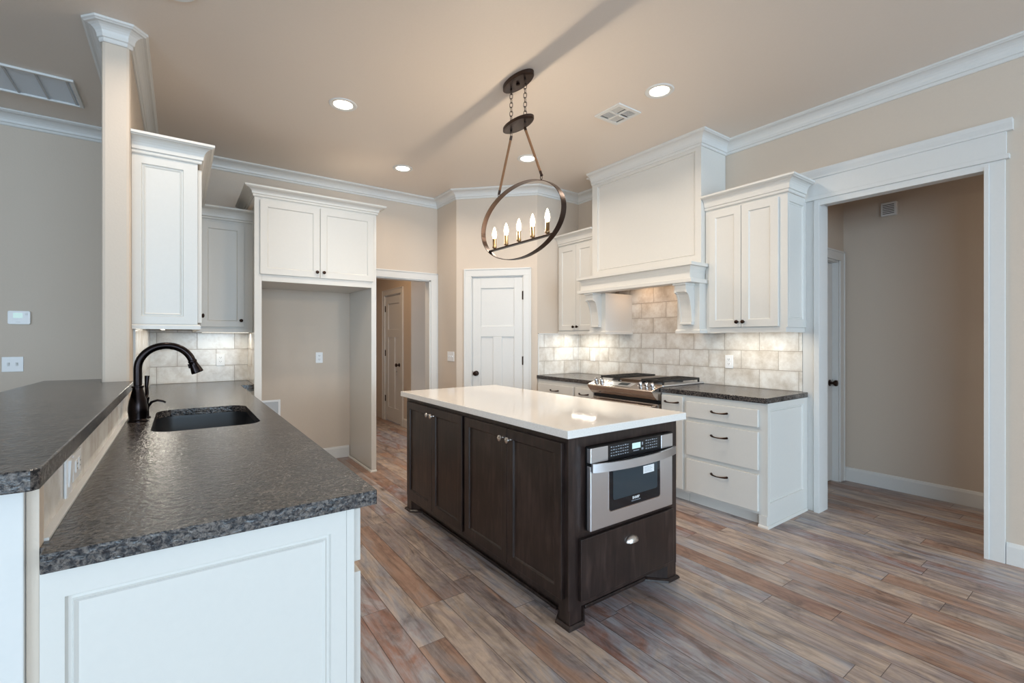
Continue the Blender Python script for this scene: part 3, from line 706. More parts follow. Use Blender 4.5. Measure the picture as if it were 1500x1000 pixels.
# microwave drawer
mw = thing('microwave_drawer', 'stainless steel microwave drawer built into the end of the dark island', 'microwave', (1.84, 1.60, 0.44))
f = fY(1.5645)
obj('flange', BM(fbox, f, 1.543, 2.188, 0.436, 0.824, 0.0012, 0.018), 'black', mw, bevel=0.002)
obj('housing', BM(box, 1.56, 2.14, 1.567, 1.93, 0.44, 0.82), 'black', mw)
fu0, fu1 = 1.533, 2.150
f = fY(1.5465)
cp = obj('control_panel', BM(fbox, f, fu0, fu1, 0.752, 0.826, 0.0005, 0.026), 'black', mw, bevel=0.002)
obj('steel_cap', BM(fbox, f, fu0-0.0005, fu0+0.118, 0.753, 0.825, 0.001, 0.0272), 'steel', cp, bevel=0.004)
obj('steel_cap', BM(fbox, f, fu1-0.100, fu1+0.0005, 0.753, 0.825, 0.001, 0.0272), 'steel', cp, bevel=0.004)
sc = obj('display', BM(fbox, f, 1.822, 1.885, 0.784, 0.812, 0.0262, 0.0268), 'lcd', cp)
bm = bmesh.new(); rnd = random.Random(3)
for (a, b_) in ((1.668, 1.80), (1.925, 2.030)):
    bm = bmesh.new(); n_ = int((b_-a)/0.0165)
    for r_ in range(4):
        for c_ in range(n_):
            u = a+c_*0.0165; z = 0.770+r_*0.0135
            fbox(bm, f, u, u+0.0085+rnd.random()*0.003, z, z+0.0035+(0.002 if (r_+c_) % 3 == 0 else 0), 0.0262, 0.0266)
    obj('keypad', bm, 'keys', cp)
bm = bmesh.new()
fbox(bm, f, 1.895, 1.905, 0.795, 0.81, 0.0262, 0.0266); fbox(bm, f, 1.83, 1.875, 0.772, 0.776, 0.0262, 0.0266); fbox(bm, f, 1.893, 1.907, 0.772, 0.782, 0.0262, 0.0266)
obj('button_row', bm, 'keys', cp)
# drawer front: steel with raised dark glass window
df = obj('drawer_front', BM(fbox, f, fu0, fu1, 0.440, 0.742, 0.0005, 0.026), 'steel', mw, bevel=0.005)
def rpanel(bm, f, u0, u1, z0, z1, n0, n1, r):
    P = rounded(u0, u1, z0, z1, r)
    a = [bm.verts.new(f.p(u, z, n0)) for u, z in P]; b_ = [bm.verts.new(f.p(u, z, n1)) for u, z in P]
    bm.faces.new(a[::-1]); bm.faces.new(b_)
    for i in range(len(P)): bm.faces.new((a[i], a[(i+1) % len(P)], b_[(i+1) % len(P)], b_[i]))
wn = obj('window', BM(rpanel, f, 1.658, 2.040, 0.510, 0.7415, 0.0264, 0.0272, 0.014), 'blackglass', df)
obj('window_trim', BM(rpanel, f, 1.654, 2.044, 0.506, 0.7418, 0.0255, 0.0268, 0.016), 'chrome', df)
obj('viewing_pane', BM(rpanel, f, 1.683, 2.018, 0.558, 0.716, 0.0274, 0.0278, 0.012), 'innerglass', wn)
stk = obj('sticker', BM(fbox, f, 1.905, 1.990, 0.648, 0.686, 0.0280, 0.0284), 'plastic', wn, label='small white paper sticker')
bm = bmesh.new()
for k in range(4): fbox(bm, f, 1.912, 1.975-0.008*(k % 2), 0.655+k*0.007, 0.6565+k*0.007, 0.0285, 0.0287)
obj('sticker_print', bm, 'keys', wn)
bm = bmesh.new(); NB = 20; A_ = []
for i in range(NB+1):
    t = i/NB; u = fu0+0.002+(fu1+0.008-fu0)*t; bow = 0.034*math.sin(math.pi*t)**0.75 if 0 < t < 1 else 0
    zc = 0.735-0.004*math.sin(math.pi*t); nn = 0.030+bow
    A_.append([bm.verts.new(f.p(u, zc-0.020, nn)), bm.verts.new(f.p(u, zc+0.020, nn)), bm.verts.new(f.p(u, zc+0.020, nn+0.010)), bm.verts.new(f.p(u, zc-0.020, nn+0.010))])
for i in range(NB):
    for k in range(4): bm.faces.new((A_[i][k], A_[i][(k+1) % 4], A_[i+1][(k+1) % 4], A_[i+1][k]))
bm.faces.new(A_[0]); bm.faces.new(A_[-1][::-1])
hd = obj('handle', bm, 'steel', df, smooth=True)
obj('handle_end', BM(fbox, f, fu0+0.004, fu0+0.016, 0.716, 0.752, 0.0262, 0.0405), 'black', hd, bevel=0.002)
def text(name, s, parent, f, u, z, n, size, mat, bold=1.0):
    c = bpy.data.curves.new('t', 'FONT'); c.body = s; c.size = size; c.align_x = 'CENTER'; c.align_y = 'CENTER'; c.extrude = 0.0002; c.offset = 0.0004*bold
    o = bpy.data.objects.new('t', c); COL.objects.link(o); dg = bpy.context.evaluated_depsgraph_get()
    me = bpy.data.meshes.new_from_object(o.evaluated_get(dg)); COL.objects.unlink(o); bpy.data.objects.remove(o)
    bm = bmesh.new(); bm.from_mesh(me)
    for v in bm.verts: v.co = f.p(u+v.co.x, z+v.co.y, n+v.co.z)
    return obj(name, bm, mat, parent)
text('brand_lettering', 'SHARP', wn, f, 1.849, 0.542, 0.0278, 0.018, 'plastic', 1)
text('model_lettering', 'MICROWAVE DRAWER', wn, f, 1.849, 0.528, 0.0278, 0.0065, 'keys', 0.4)

# ================================================================== RANGE WALL: base cabinets
f = fX(3.345); zt = CT-T-0.0005
def base_unit(label, y0, y1, dr_, doors_=(), xf=3.345):
    c = thing('base_cabinet', label, 'cabinet', (3.66, (y0+y1)/2, 0), 'white base cabinets on the range wall')
    obj('carcass', BM(box, xf, XR-0.004, y0, y1, 0.085, zt), 'white', c)
    obj('toe_kick', BM(box, xf+0.05, XR-0.01, y0, y1-0.001, 0.001, 0.085), 'white', c)
    for (a, b_, z0, z1, pz) in dr_: drawer(c, f, a, b_, z0, z1, 0.0005, 0.022, pz)
    for (a, b_, z0, z1) in doors_: door(c, f, a, b_, z0, z1, 0.0005, 0.022)
    return c
c1 = base_unit('white three drawer base cabinet at the end of the range run', 1.607, 2.238, [(1.654, 2.226, 0.702, 0.826, 0.772), (1.654, 2.226, 0.398, 0.668, 0.588), (1.654, 2.226, 0.105, 0.366, 0.294)])
obj('end_panel', BM(panel, fY(1.607), 3.345, XR-0.004, 0.0, zt, 0.0005, 0.012, (0.033, 0.075, 0.17, 0.045), 0.008, 0.01, True), 'white', c1)
obj('corner_foot', BM(box, 3.336, 3.40, 1.596, 1.652, 0.0, 0.085), 'white', c1)
obj('shoe_moulding', BM(sweep, [(3.34, 1.655), (3.34, 1.5945), (XR-0.03, 1.5945)][::-1], [(0, 0.0005), (-0.012, 0.0005), (-0.010, 0.010), (-0.004, 0.018), (0, 0.019)]), 'white', c1)
c2 = base_unit('narrow white base cabinet with one small drawer, right beside the range', 2.240, 2.470, [(2.256, 2.460, 0.702, 0.858, 0.808)], [(2.256, 2.460, 0.105, 0.668)])
c3 = base_unit('narrow white base cabinet squeezed between range and far corner cabinet', 3.245, 3.530, [(3.258, 3.518, 0.70, 0.826, 0.770)], [(3.258, 3.518, 0.105, 0.668)])
c4 = base_unit('white base cabinet in the far corner by the pantry wall', 3.532, 4.152, [(3.547, 4.135, 0.70, 0.826, 0.768)], [(3.547, 3.839, 0.105, 0.668), (3.843, 4.135, 0.105, 0.668)])

o = obj('granite_countertop', BM(box, 3.326, XR-0.012, 1.590, 2.472, CT-T, CT), 'granite', bevel=0.003); tag(o, 'dark granite worktop over the three drawer cabinet right of the range', 'countertop')
o = obj('granite_countertop', BM(box, 3.326, XR-0.012, 3.240, 4.157, CT-T, CT), 'granite', bevel=0.003); tag(o, 'dark granite worktop left of the range reaching the pantry wall', 'countertop')
# backsplashes
bm = bmesh.new(); box(bm, XR-0.010, XR-0.0005, 1.632, 4.148, CT+0.0005, 1.392); box(bm, XR-0.010, XR-0.0005, 2.30, 3.50, 1.392, 1.925)
o = obj('tile_backsplash', bm, 'tile_range'); tag(o, 'beige stone tile wall behind the range and under the hood', 'backsplash')
o = obj('tile_backsplash', BM(box, 3.352, XR-0.0105, 4.149, 4.1588, CT+0.0005, 1.386), 'tile_side'); tag(o, 'short beige tile return on the pantry side wall left of the range', 'backsplash')
struct('trim_19', BM(box, 3.344, 3.352, 4.146, 4.1588, CT+0.0005, 1.392), 'grout_trim')
struct('trim_20', BM(box, 3.344, 3.665, 4.146, 4.1588, 1.386, 1.392), 'grout_trim')
bm = bmesh.new(); box(bm, -0.2195, 0.562, 5.3385, YB-0.0005, CT+0.0005, ZB+0.02); o = obj('tile_backsplash', bm, 'tile_back')
tag(o, 'beige stone tile on the back wall behind the faucet', 'backsplash')
o = obj('tile_backsplash', BM(box, XL+0.0005, XL+0.0103, 3.62, YB-0.012, CT+0.0005, ZB+0.02), 'tile_left'); tag(o, 'glossy beige tile on the left wall stub under the wall cabinet', 'backsplash')
struct('trim_21', BM(box, XL+0.0005, XL+0.012, 3.606, 3.62, CT+0.0005, ZB-0.001), 'grout_trim')
o = obj('tile_backsplash', BM(box, 0.5525, 0.5620, 4.80, 5.338, CT+0.0005, ZB-0.001), 'tile_left'); tag(o, 'narrow tile strip against the left panel of the fridge alcove', 'backsplash')

# ================================================================== RANGE WALL: upper cabinets
def upper_unit(label, y0, y1, doors_, near_panel):
    c = thing('wall_cabinet', label, 'cabinet', (3.82, (y0+y1)/2, ZB))
    f = fX(3.672)
    obj('carcass', BM(box, 3.674, XR-0.012, y0, y1, ZB+0.03, ZCB+0.004), 'white', c)
    obj('face_frame', BM(fbox, f, y0, y1, ZB+0.03, ZCB+0.004, -0.001, 0.008), 'white', c)
    for a, b_, k in doors_: door(c, F((3.664, 0, 0), (0, 1, 0), (-1, 0, 0)), a, b_, 1.425, 2.398, 0.0005, 0.020, (k, 1.466), fr=0.058)
    if near_panel:
        obj('end_panel', BM(panel, fY(y0), 3.664, XR-0.003, ZB+0.03, ZCB, 0, 0.010, (0.03, 0.05, 0.06, 0.06), 0.008, 0.01, True), 'white', c)
        obj('bottom_rail', BM(sweep, [(XR-0.002, y0), (3.662, y0), (3.662, y1)][::-1], [(0.0, ZB-0.008), (-0.014, ZB-0.008), (-0.014, ZB+0.018), (-0.006, ZB+0.030), (0.0, ZB+0.030)]), 'white', c)
        obj('crown', BM(sweep, [(3.660, y1), (3.660, y0-0.012), (XR-0.052, y0-0.012)], crown(ZCT, 0.112, 0.078, 0.014)), 'white', c)
    else:
        obj('bottom_rail', BM(sweep, [(3.662, y0), (3.662, y1)], [(0.0, ZB-0.008), (-0.014, ZB-0.008), (-0.014, ZB+0.018), (-0.006, ZB+0.030), (0.0, ZB+0.030)]), 'white', c)
        obj('crown', BM(sweep, [(3.660, y1), (3.660, y0)], crown(ZCT, 0.112, 0.078, 0.014)), 'white', c)
    return c
upper_unit('white two door wall cabinet right of the range hood, next to the doorway', 1.614, 2.262, [(1.663, 1.943, 1.922), (1.947, 2.222, 1.972)], True)
upper_unit('white two door wall cabinet left of the range hood, in the far corner', 3.548, 4.155, [(3.572, 3.842, 3.815), (3.846, 4.138, 3.875)], False)

# ================================================================== RANGE HOOD
hood = thing('range_hood', 'large white panelled wood range hood on corbels above the stove', 'range hood', (3.79, 2.9, 1.38))
f = fX(3.60)
obj('chimney', BM(panel, f, 2.266, 3.545, 1.968, CZ-0.003, -(XR-3.605), 0, (0.055, 0.075, 0.075, 0.135), 0.009, 0.012, True), 'white', hood)
bm = bmesh.new()
prof = [(-(XR-3.675), 1.800), (0.172, 1.800), (0.172, 1.832), (0.163, 1.834), (0.163, 1.872), (0.166, 1.905), (0.176, 1.930), (0.182, 1.940), (0.190, 1.942), (0.190, 1.968), (-(XR-3.675), 1.968)]
MB_ = [(y, n) for n, y in []]
PS = [(0, 1.800), (0, 1.834)]
def mantel(bm):
    pr = [(-0.10, 1.800), (0.015, 1.800), (0.017, 1.803), (0.017, 1.831), (0.015, 1.834), (-0.010, 1.835), (-0.012, 1.885), (-0.008, 1.910), (0.000, 1.928), (0.008, 1.938), (0.024, 1.940), (0.026, 1.943), (0.026, 1.968), (-0.10, 1.968)]
    sweep(bm, [(3.672, 3.560), (3.430, 3.560), (3.430, 2.256), (3.672, 2.256)][::1], [(-o_ if False else o_, z_) for o_, z_ in pr])
mb = bmesh.new(); mantel(mb)
obj('mantel_shelf', mb, 'white', hood, bevel=0.001)
obj('mantel_top', BM(box, 3.44, 3.672, 2.262, 3.555, 1.944, 1.966), 'white', hood)
obj('liner', BM(box, 3.53, XR-0.011, 2.48, 3.32, 1.925, 1.943), 'steel_range', hood)
leg_r = bmesh.new(); box(leg_r, 3.560, XR-0.0115, 2.256, 2.470, 1.380, 1.802)
leg_l = bmesh.new(); box(leg_l, 3.560, XR-0.0115, 3.318, 3.545, 1.380, 1.802)
lr = obj('side_post', leg_r, 'white', hood); ll = obj('side_post', leg_l, 'white', hood)
obj('post_base', BM(sweep, [(XR-0.0115, 2.470), (3.560, 2.470), (3.560, 2.256), (3.66, 2.256)], [(0, 1.378), (0.012, 1.378), (0.012, 1.400), (0.004, 1.412), (0, 1.412)]), 'white', lr)
obj('post_base', BM(sweep, [(3.66, 3.545), (3.560, 3.545), (3.560, 3.318), (XR-0.0115, 3.318)], [(0, 1.378), (0.012, 1.378), (0.012, 1.400), (0.004, 1.412), (0, 1.412)]), 'white', ll)
def corbel(parent, y0, y1):
    f = fX(3.560); c = None
    # outline in (n,z): head block, concave curve, foot
    prof = [(0.0, 1.800), (0.125, 1.800), (0.125, 1.786), (0.117, 1.780), (0.117, 1.745), (0.113, 1.728), (0.100, 1.722)]
    for i in range(11):
        a = math.pi/2*i/10
        prof.append((0.034+0.066*(1-math.sin(a))**0.9+0.0, 1.718-0.245*(1-math.cos(a))**0.9 if i else 1.718))
    prof += [(0.034, 1.470), (0.042, 1.468), (0.042, 1.452), (0.0, 1.448)]
    cb = obj('corbel', BM(fprism, f, prof, y0, y1), 'white', parent, bevel=0.0015)
    # raised side rims following the curve
    inner = [(0.015, 1.775)] + [(n-0.014, z+0.004) for n, z in prof[7:18]] + [(0.015, 1.485)]
    obj('corbel_cap', BM(fbox, f, y0-0.008, y1+0.008, 1.784, 1.801, 0.0, 0.134), 'white', cb, bevel=0.002)
    bm = bmesh.new()
    for (a, b_) in ((y0-0.004, y0+0.012), (y1-0.012, y1+0.004)):
        pr2 = [(0.0, 1.745)]+[(min(n+0.005, 0.119), z) for n, z in [(0.112, 1.745), (0.110, 1.722)]+prof[7:18]]+[(0.0, 1.474)]
        fprism(bm, f, pr2, a, b_)
    obj('corbel_rim', bm, 'white', cb)
    return cb
corbel(hood, 2.307, 2.418); corbel(hood, 3.380, 3.490)

# ================================================================== RANGE
rg = thing('gas_range', 'stainless slide in gas range with front knobs under the hood', 'stove', (3.62, 2.855, 0))
ra, rb = 2.477, 3.237
obj('body', BM(box, 3.345, XR-0.0115, ra, rb, 0.03, 0.905), 'steel_range', rg, bevel=0.002)
obj('cooktop', BM(box, 3.36, XR-0.013, ra-0.006, rb+0.006, 0.9155, 0.930), 'steel', rg, bevel=0.004)
f = fX(3.345)
cpn = obj('control_panel', BM(fprism, f, [(-0.03, 0.932), (-0.015, 0.932), (0.118, 0.893), (0.126, 0.885), (0.122, 0.872), (0.090, 0.835), (0.060, 0.810), (0.0, 0.800), (-0.0, 0.915), (-0.03, 0.915)], ra, rb), 'steel_range', rg, bevel=0.003)
obj('touch_display', BM(fprism, f, [(0.005, 0.9275), (0.090, 0.9025), (0.090, 0.9040), (0.005, 0.9292)], 2.74, 3.02), 'steel', cpn)
obj('display', BM(fprism, f, [(0.018, 0.9262), (0.070, 0.9109), (0.070, 0.9116), (0.018, 0.9270)], 2.79, 2.90), 'innerglass', cpn)
upn = Vector((-0.039, 0, 0.133)).normalized()
for k, y in enumerate((3.185, 3.115, 2.655, 2.592, 2.530)):
    c = f.p(y, 0.9135, 0.050)
    kb = obj('knob', BM(lathe, [(0.026, 0), (0.026, 0.003), (0.019, 0.006), (0.021, 0.014), (0.019, 0.028), (0.016, 0.033), (0, 0.034)], c, upn, 20), 'chrome', cpn, smooth=True)
    bm = bmesh.new(); hexa(bm, [c+upn*z+Vector((dx*0.9, dy, dx*0.27)) for z in (0.028, 0.040) for dx, dy in ((-0.019, -0.005), (0.019, -0.005), (0.019, 0.005), (-0.019, 0.005))])
    obj('grip', bm, 'chrome', kb, bevel=0.002)
obj('vent_gap', BM(fbox, f, ra+0.008, rb-0.008, 0.775, 0.803, 0.0, 0.040), 'black', rg)
od = obj('oven_door', BM(fbox, f, ra+0.002, rb-0.002, 0.20, 0.772, 0.001, 0.045), 'steel_range', rg, bevel=0.004)
obj('door_glass', BM(fbox, f, ra+0.10, rb-0.10, 0.32, 0.66, 0.0455, 0.047), 'blackglass', od)
bm = bmesh.new(); tube(bm, [f.p(y, 0.748, 0.092) for y in (ra+0.03, ra+0.2, rb-0.2, rb-0.03)], 0.0125, 14)
for y in (ra+0.05, rb-0.05): tube(bm, [f.p(y, 0.748, 0.044), f.p(y, 0.748, 0.090)], 0.009, 10)
obj('handle', bm, 'steel_range', od, smooth=True)
obj('warming_drawer', BM(fbox, f, ra+0.002, rb-0.002, 0.04, 0.19, 0.001, 0.04), 'steel_range', rg, bevel=0.004)
for i, (x_, y_) in enumerate(((3.50, 2.62), (3.78, 2.62), (3.50, 3.10), (3.78, 3.10), (3.64, 2.857))):
    obj('burner', BM(lathe, [(0.050, 0), (0.050, 0.010), (0.036, 0.012), (0.036, 0.020), (0.0, 0.021)], (x_, y_, 0.9295), (0, 0, 1), 20), 'iron', rg, smooth=True)
def grate(y0, y1):
    bm = bmesh.new(); x0, x1 = 3.392, 3.935; z0, z1 = 0.956, 0.970
    box(bm, x0, x1, y0, y0+0.012, z0-0.004, z1); box(bm, x0, x1, y1-0.012, y1, z0-0.004, z1); box(bm, x0, x0+0.012, y0+0.012, y1-0.012, z0-0.004, z1); box(bm, x1-0.012, x1, y0+0.012, y1-0.012, z0-0.004, z1)
    n_ = 5
    for k in range(1, n_+1):
        x = x0+(x1-x0)*k/(n_+1); box(bm, x-0.005, x+0.005, y0+0.012, y1-0.012, z0, z1)
    ym = (y0+y1)/2; box(bm, x0+0.012, x1-0.012, ym-0.005, ym+0.005, z0, z1-0.002)
    for x in (x0, x1-0.014):
        for y in (y0, y1-0.014): box(bm, x, x+0.014, y, y+0.014, 0.9295, z0)
    return obj('grate', bm, 'iron', rg, bevel=0.002)
grate(ra+0.015, ra+0.25); grate(rb-0.25, rb-0.015)
gm = bmesh.new(); box(gm, 3.392, 3.935, ra+0.258, rb-0.258, 0.944, 0.958); box(gm, 3.40, 3.41, ra+0.27, rb-0.27, 0.9295, 0.944); box(gm, 3.915, 3.925, ra+0.27, rb-0.27, 0.9295, 0.944)
obj('griddle', gm, metal('bronze_griddle', hexc(120, 104, 92), 0.35), rg, bevel=0.003)

# ================================================================== OUTLETS AND SWITCHES
def outlet(name, label, f, u, z, n=0.0005, w=0.072, h=0.116, kind='duplex', cat='outlet', gangs=1):
    t = thing(name, label, cat, f.p(u, z-h/2, n))
    w = w if gangs == 1 else w+0.046*(gangs-1)
    obj('cover_plate', BM(fbox, f, u-w/2, u+w/2, z-h/2, z+h/2, n, n+0.006), 'plastic', t, bevel=0.002)
    for g_ in range(gangs):
        uc = u+(g_-(gangs-1)/2)*0.046
        if kind == 'duplex':
            for s in (-1, 1):
                r = obj('receptacle', BM(rpanel, f, uc-0.017, uc+0.017, z+s*0.020-0.014, z+s*0.020+0.014, n+0.006, n+0.0085, 0.006), 'plastic', t)
                bm = bmesh.new(); fbox(bm, f, uc-0.008, uc-0.005, z+s*0.020-0.002, z+s*0.020+0.007, n+0.0085, n+0.0088); fbox(bm, f, uc+0.005, uc+0.008, z+s*0.020-0.002, z+s*0.020+0.006, n+0.0085, n+0.0088); fbox(bm, f, uc-0.002, uc+0.002, z+s*0.020-0.009, z+s*0.020-0.005, n+0.0085, n+0.0088)
                obj('slots', bm, 'slot', r)
        elif kind == 'rocker':
            obj('rocker', BM(fprism, f, [(n+0.006, z-0.033), (n+0.008, z-0.033), (n+0.012, z+0.033), (n+0.006, z+0.033)], uc-0.017, uc+0.017), 'plastic', t)
        else:
            bm = bmesh.new(); fprism(bm, f, [(n+0.006, z-0.010), (n+0.010, z-0.010), (n+0.018, z+0.008), (n+0.014, z+0.012), (n+0.006, z+0.004)], uc-0.005, uc+0.005)
            obj('toggle', bm, 'plastic', t); obj('toggle_slot', BM(fbox, f, uc-0.008, uc+0.008, z-0.016, z+0.016, n+0.006, n+0.0066), 'vent', t)
    return t
outlet('wall_outlet', 'white outlet on the bare wall inside the fridge alcove', fY(YB), 1.238, 1.125)
outlet('wall_outlet', 'white outlet on the back wall tile right of the faucet', fY(5.3385), 0.322, 1.127)
outlet('wall_outlet', 'white outlet on the tile right of the range', fX(XR-0.010), 2.227, 1.127)
outlet('wall_switch', 'white rocker switch on the tile left of the range', fX(XR-0.010), 3.90, 1.127, kind='rocker', cat='switch')
outlet('wall_switch', 'white three gang switch plate on the side wall beside the pantry door', fX(2.665), 4.985, 1.118, kind='toggle', cat='switch', gangs=3)
outlet('wall_switch', 'white double toggle switch plate under the thermostat', fY(5.19), -1.056, 1.132, kind='toggle', cat='switch', gangs=2)
# outlet lying sideways on the low tile strip
t = thing('wall_outlet', 'white sideways outlet on the low tile strip under the bar', 'outlet', (-0.235, 1.735, 0.955))
fo = fXp(-0.2355)
obj('cover_plate', BM(fbox, fo, 1.680, 1.796, 0.948, 1.020, 0.0003, 0.006), 'plastic', t, bevel=0.002)
for u in (1.716, 1.760):
    r = obj('receptacle', BM(rpanel, fo, u-0.014, u+0.014, 0.967, 1.001, 0.006, 0.0085, 0.006), 'plastic', t)
    bm = bmesh.new(); fbox(bm, fo, u-0.002, u+0.007, 0.976, 0.979, 0.0085, 0.0088); fbox(bm, fo, u-0.002, u+0.007, 0.989, 0.992, 0.0085, 0.0088); obj('slots', bm, 'slot', r)
t = thing('wall_switch', 'slim white switch on the low tile strip near the bar end', 'switch', (-0.235, 1.62, 0.96))
obj('cover_plate', BM(fbox, fo, 1.588, 1.660, 0.930, 1.046, 0.0003, 0.006), 'plastic', t, bevel=0.002)
obj('rocker', BM(fprism, fo, [(0.006, 0.955), (0.0085, 0.955), (0.012, 1.021), (0.006, 1.021)], 1.607, 1.641), 'plastic', t)
# thermostat
t = thing('thermostat', 'white thermostat with small lit screen on the grey wall', 'thermostat', (-1.018, 5.19, 1.441))
f = fY(5.19)
obj('case', BM(rpanel, f, -1.081, -0.956, 1.443, 1.548, 0.0005, 0.022, 0.012), 'plastic', t, bevel=0.003)
obj('screen', BM(fbox, f, -1.050, -0.998, 1.492, 1.532, 0.022, 0.0228), 'lcd', t)
obj('buttons', BM(fbox, f, -0.985, -0.970, 1.515, 1.530, 0.022, 0.0235), 'vent', t)
obj('badge', BM(fbox, f, -1.035, -1.010, 1.458, 1.463, 0.022, 0.0226), 'vent', t)
# siren / chime box in the side hall
t = thing('alarm_siren_box', 'small white slotted box high on the brown side hall wall', 'chime box', (5.09, 1.38, 2.41))
f = fX(5.1); obj('case', BM(fbox, f, 1.325, 1.440, 2.412, 2.530, 0.0005, 0.045), 'vent', t, bevel=0.006)
bm = bmesh.new()
for k in range(6): fbox(bm, f, 1.342, 1.424, 2.428+k*0.015, 2.434+k*0.015, 0.0452, 0.0458)
obj('slots', bm, 'slot', t)

# ================================================================== CEILING FIXTURES
def can(name_label, x, y, power=CAN_POWER):
    t = thing('recessed_light', name_label, 'ceiling light', (x, y, CZ-0.008), 'recessed can lights in the kitchen ceiling')
    obj('trim_ring', BM(lathe, [(0.066, 0.0), (0.070, -0.005), (0.094, -0.007), (0.100, -0.003), (0.100, -0.0005), (0.066, -0.0005)], (x, y, CZ), (0, 0, 1), 40, cap=False), 'vent', t, smooth=True)
    obj('lens', BM(lathe, [(0.067, -0.0012), (0.060, -0.004), (0.0, -0.0055)], (x, y, CZ), (0, 0, 1), 32, cap=False), 'can_lens', t, smooth=True)
    l = bpy.data.lights.new('can_lamp', 'AREA'); l.shape = 'DISK'; l.size = 0.13; l.energy = power; l.color = WARM; l.spread = math.radians(150)
    o = bpy.data.objects.new('can_lamp', l); COL.objects.link(o); o.location = (0, 0, -0.004); o.parent = t
    return t
can('recessed ceiling light nearest the fridge surround crown, at left', 0.991, 3.55)
can('recessed ceiling light between the fridge surround and the pantry corner', 1.861, 4.523)
can('recessed ceiling light seen between the ropes of the pendant', 2.744, 3.569)
can('recessed ceiling light above the front of the range, next to the air vent', 2.752, 2.054)
can('recessed ceiling light just above the sink', -0.03, 2.86, 7)
for t_ in [o for o in COL.objects if o.name.startswith('recessed_light')]: t_['group'] = 'recessed can lights in the kitchen ceiling'
# air vent: four-way register
vt = thing('air_vent', 'small square white air register beside a ceiling light', 'air vent', (2.77, 2.452, CZ-0.012))
bm = bmesh.new(); z1 = CZ-0.0005; a, b_, c, d = 2.644, 2.896, 2.328, 2.580
for q in ((a, b_, c, c+0.03), (a, b_, d-0.03, d), (a, a+0.03, c+0.03, d-0.03), (b_-0.03, b_, c+0.03, d-0.03)): box(bm, *q, CZ-0.010, z1)
xm, ym = (a+b_)/2, (c+d)/2
box(bm, xm-0.008, xm+0.008, c+0.03, d-0.03, CZ-0.010, z1); box(bm, a+0.03, b_-0.03, ym-0.008, ym+0.008, CZ-0.0098, z1)
obj('frame', bm, 'vent', vt, bevel=0.001)
bm = bmesh.new()
for k in range(5):
    o_ = 0.036+k*0.014
    box(bm, a+o_, a+o_+0.005, c+0.03, ym-0.008, CZ-0.009, z1); box(bm, a+0.03, xm-0.008, ym+0.008+k*0.014+0.006, ym+0.013+k*0.014+0.006, CZ-0.009, z1)
    box(bm, xm+0.008, b_-0.03, c+o_, c+o_+0.005, CZ-0.009, z1); box(bm, xm+0.014+k*0.014, xm+0.019+k*0.014, ym+0.008, d-0.03, CZ-0.009, z1)
obj('louvres', bm, 'vent', vt)
obj('duct', BM(box, a+0.02, b_-0.02, c+0.02, d-0.02, CZ-0.0015, CZ-0.0007), 'slot', vt)
# return air grille in living room ceiling
rv = thing('return_air_grille', 'large pale blue return air grille in the dark ceiling at upper left', 'air vent', (-1.1, 4.5, CZ-0.015))
a, b_, c, d = -1.62, -0.585, 4.275, 4.724; bm = bmesh.new()
for q in ((a, b_, c, c+0.022), (a, b_, d-0.022, d), (a, a+0.022, c+0.022, d-0.022), (b_-0.022, b_, c+0.022, d-0.022)): box(bm, *q, CZ-0.016, CZ-0.0005)
obj('frame', bm, 'vent', rv, bevel=0.003)
bm = bmesh.new()
for x in (-0.625, -0.775, -0.925, -1.075, -1.225, -1.375, -1.525): box(bm, x-0.006, x+0.006, c+0.022, d-0.022, CZ-0.010, CZ-0.003)
obj('divider_bars', bm, 'ledge', rv); obj('filter', BM(box, a+0.022, b_-0.022, c+0.022, d-0.022, CZ-0.003, CZ-0.0007), 'filter', rv)

# ================================================================== PENDANT
CX, CYc = 1.857, 2.512
pd = thing('oval_ring_pendant', 'oval bronze ring pendant with five lit candle bulbs above the island', 'pendant light', (CX, CYc, 1.86))
def oval_plate(z0, z1, name):
    bm = bmesh.new(); n = 40; R = []
    for (s, z) in ((0.96, z0), (1.0, z0+0.004), (1.0, z1)): R.append([bm.verts.new((CX+0.063*s*math.cos(2*math.pi*k/n), 2.522+0.155*s*math.sin(2*math.pi*k/n), z)) for k in range(n)])
    for i in range(2):
        for k in range(n): bm.faces.new((R[i][k], R[i][(k+1) % n], R[i+1][(k+1) % n], R[i+1][k]))
    bm.faces.new(R[0][::-1]); bm.faces.new(R[-1])
    return obj(name, bm, 'fix_bronze', pd, smooth=True)
can_ = oval_plate(3.052, CZ-0.0006, 'canopy'); pl = oval_plate(2.768, 2.788, 'spreader_plate')
obj('canopy_nut', BM(lathe, [(0.012, 0), (0.012, -0.010), (0.0, -0.013)], (CX, 2.522, 3.052), (0, 0, 1), 16), 'knob_dark', can_, smooth=True)
def link(bm, c, ang, L=0.036, W=0.011, r=0.0022):
    P = []
    for k in range(16):
        t = 2*math.pi*k/16; x = W*math.cos(t); z = (L/2-W)*(1 if math.sin(t) > 0 else -1)+W*math.sin(t)
        P.append((c[0]+x*math.cos(ang), c[1]+x*math.sin(ang), c[2]+z))
    tube(bm, P, r, 6, closed=True)
for y in (2.443, 2.601):
    bm = bmesh.new(); z = 3.030; k = 0
    lathe(bm, [(0.007, 0), (0.007, -0.012)], (CX, y, 3.052), (0, 0, 1), 10)
    while z > 2.80:
        link(bm, (CX, y, z), (k % 2)*math.pi/2+0.5); z -= 0.030; k += 1
    obj('chain', bm, 'fix_bronze', pd)
    bm = bmesh.new(); lathe(bm, [(0.007, 0), (0.007, -0.012)], (CX, y, 2.768), (0, 0, 1), 10); link(bm, (CX, y, 2.742), 0.5, 0.034, 0.013)
    obj('hook', bm, 'fix_bronze', pd)
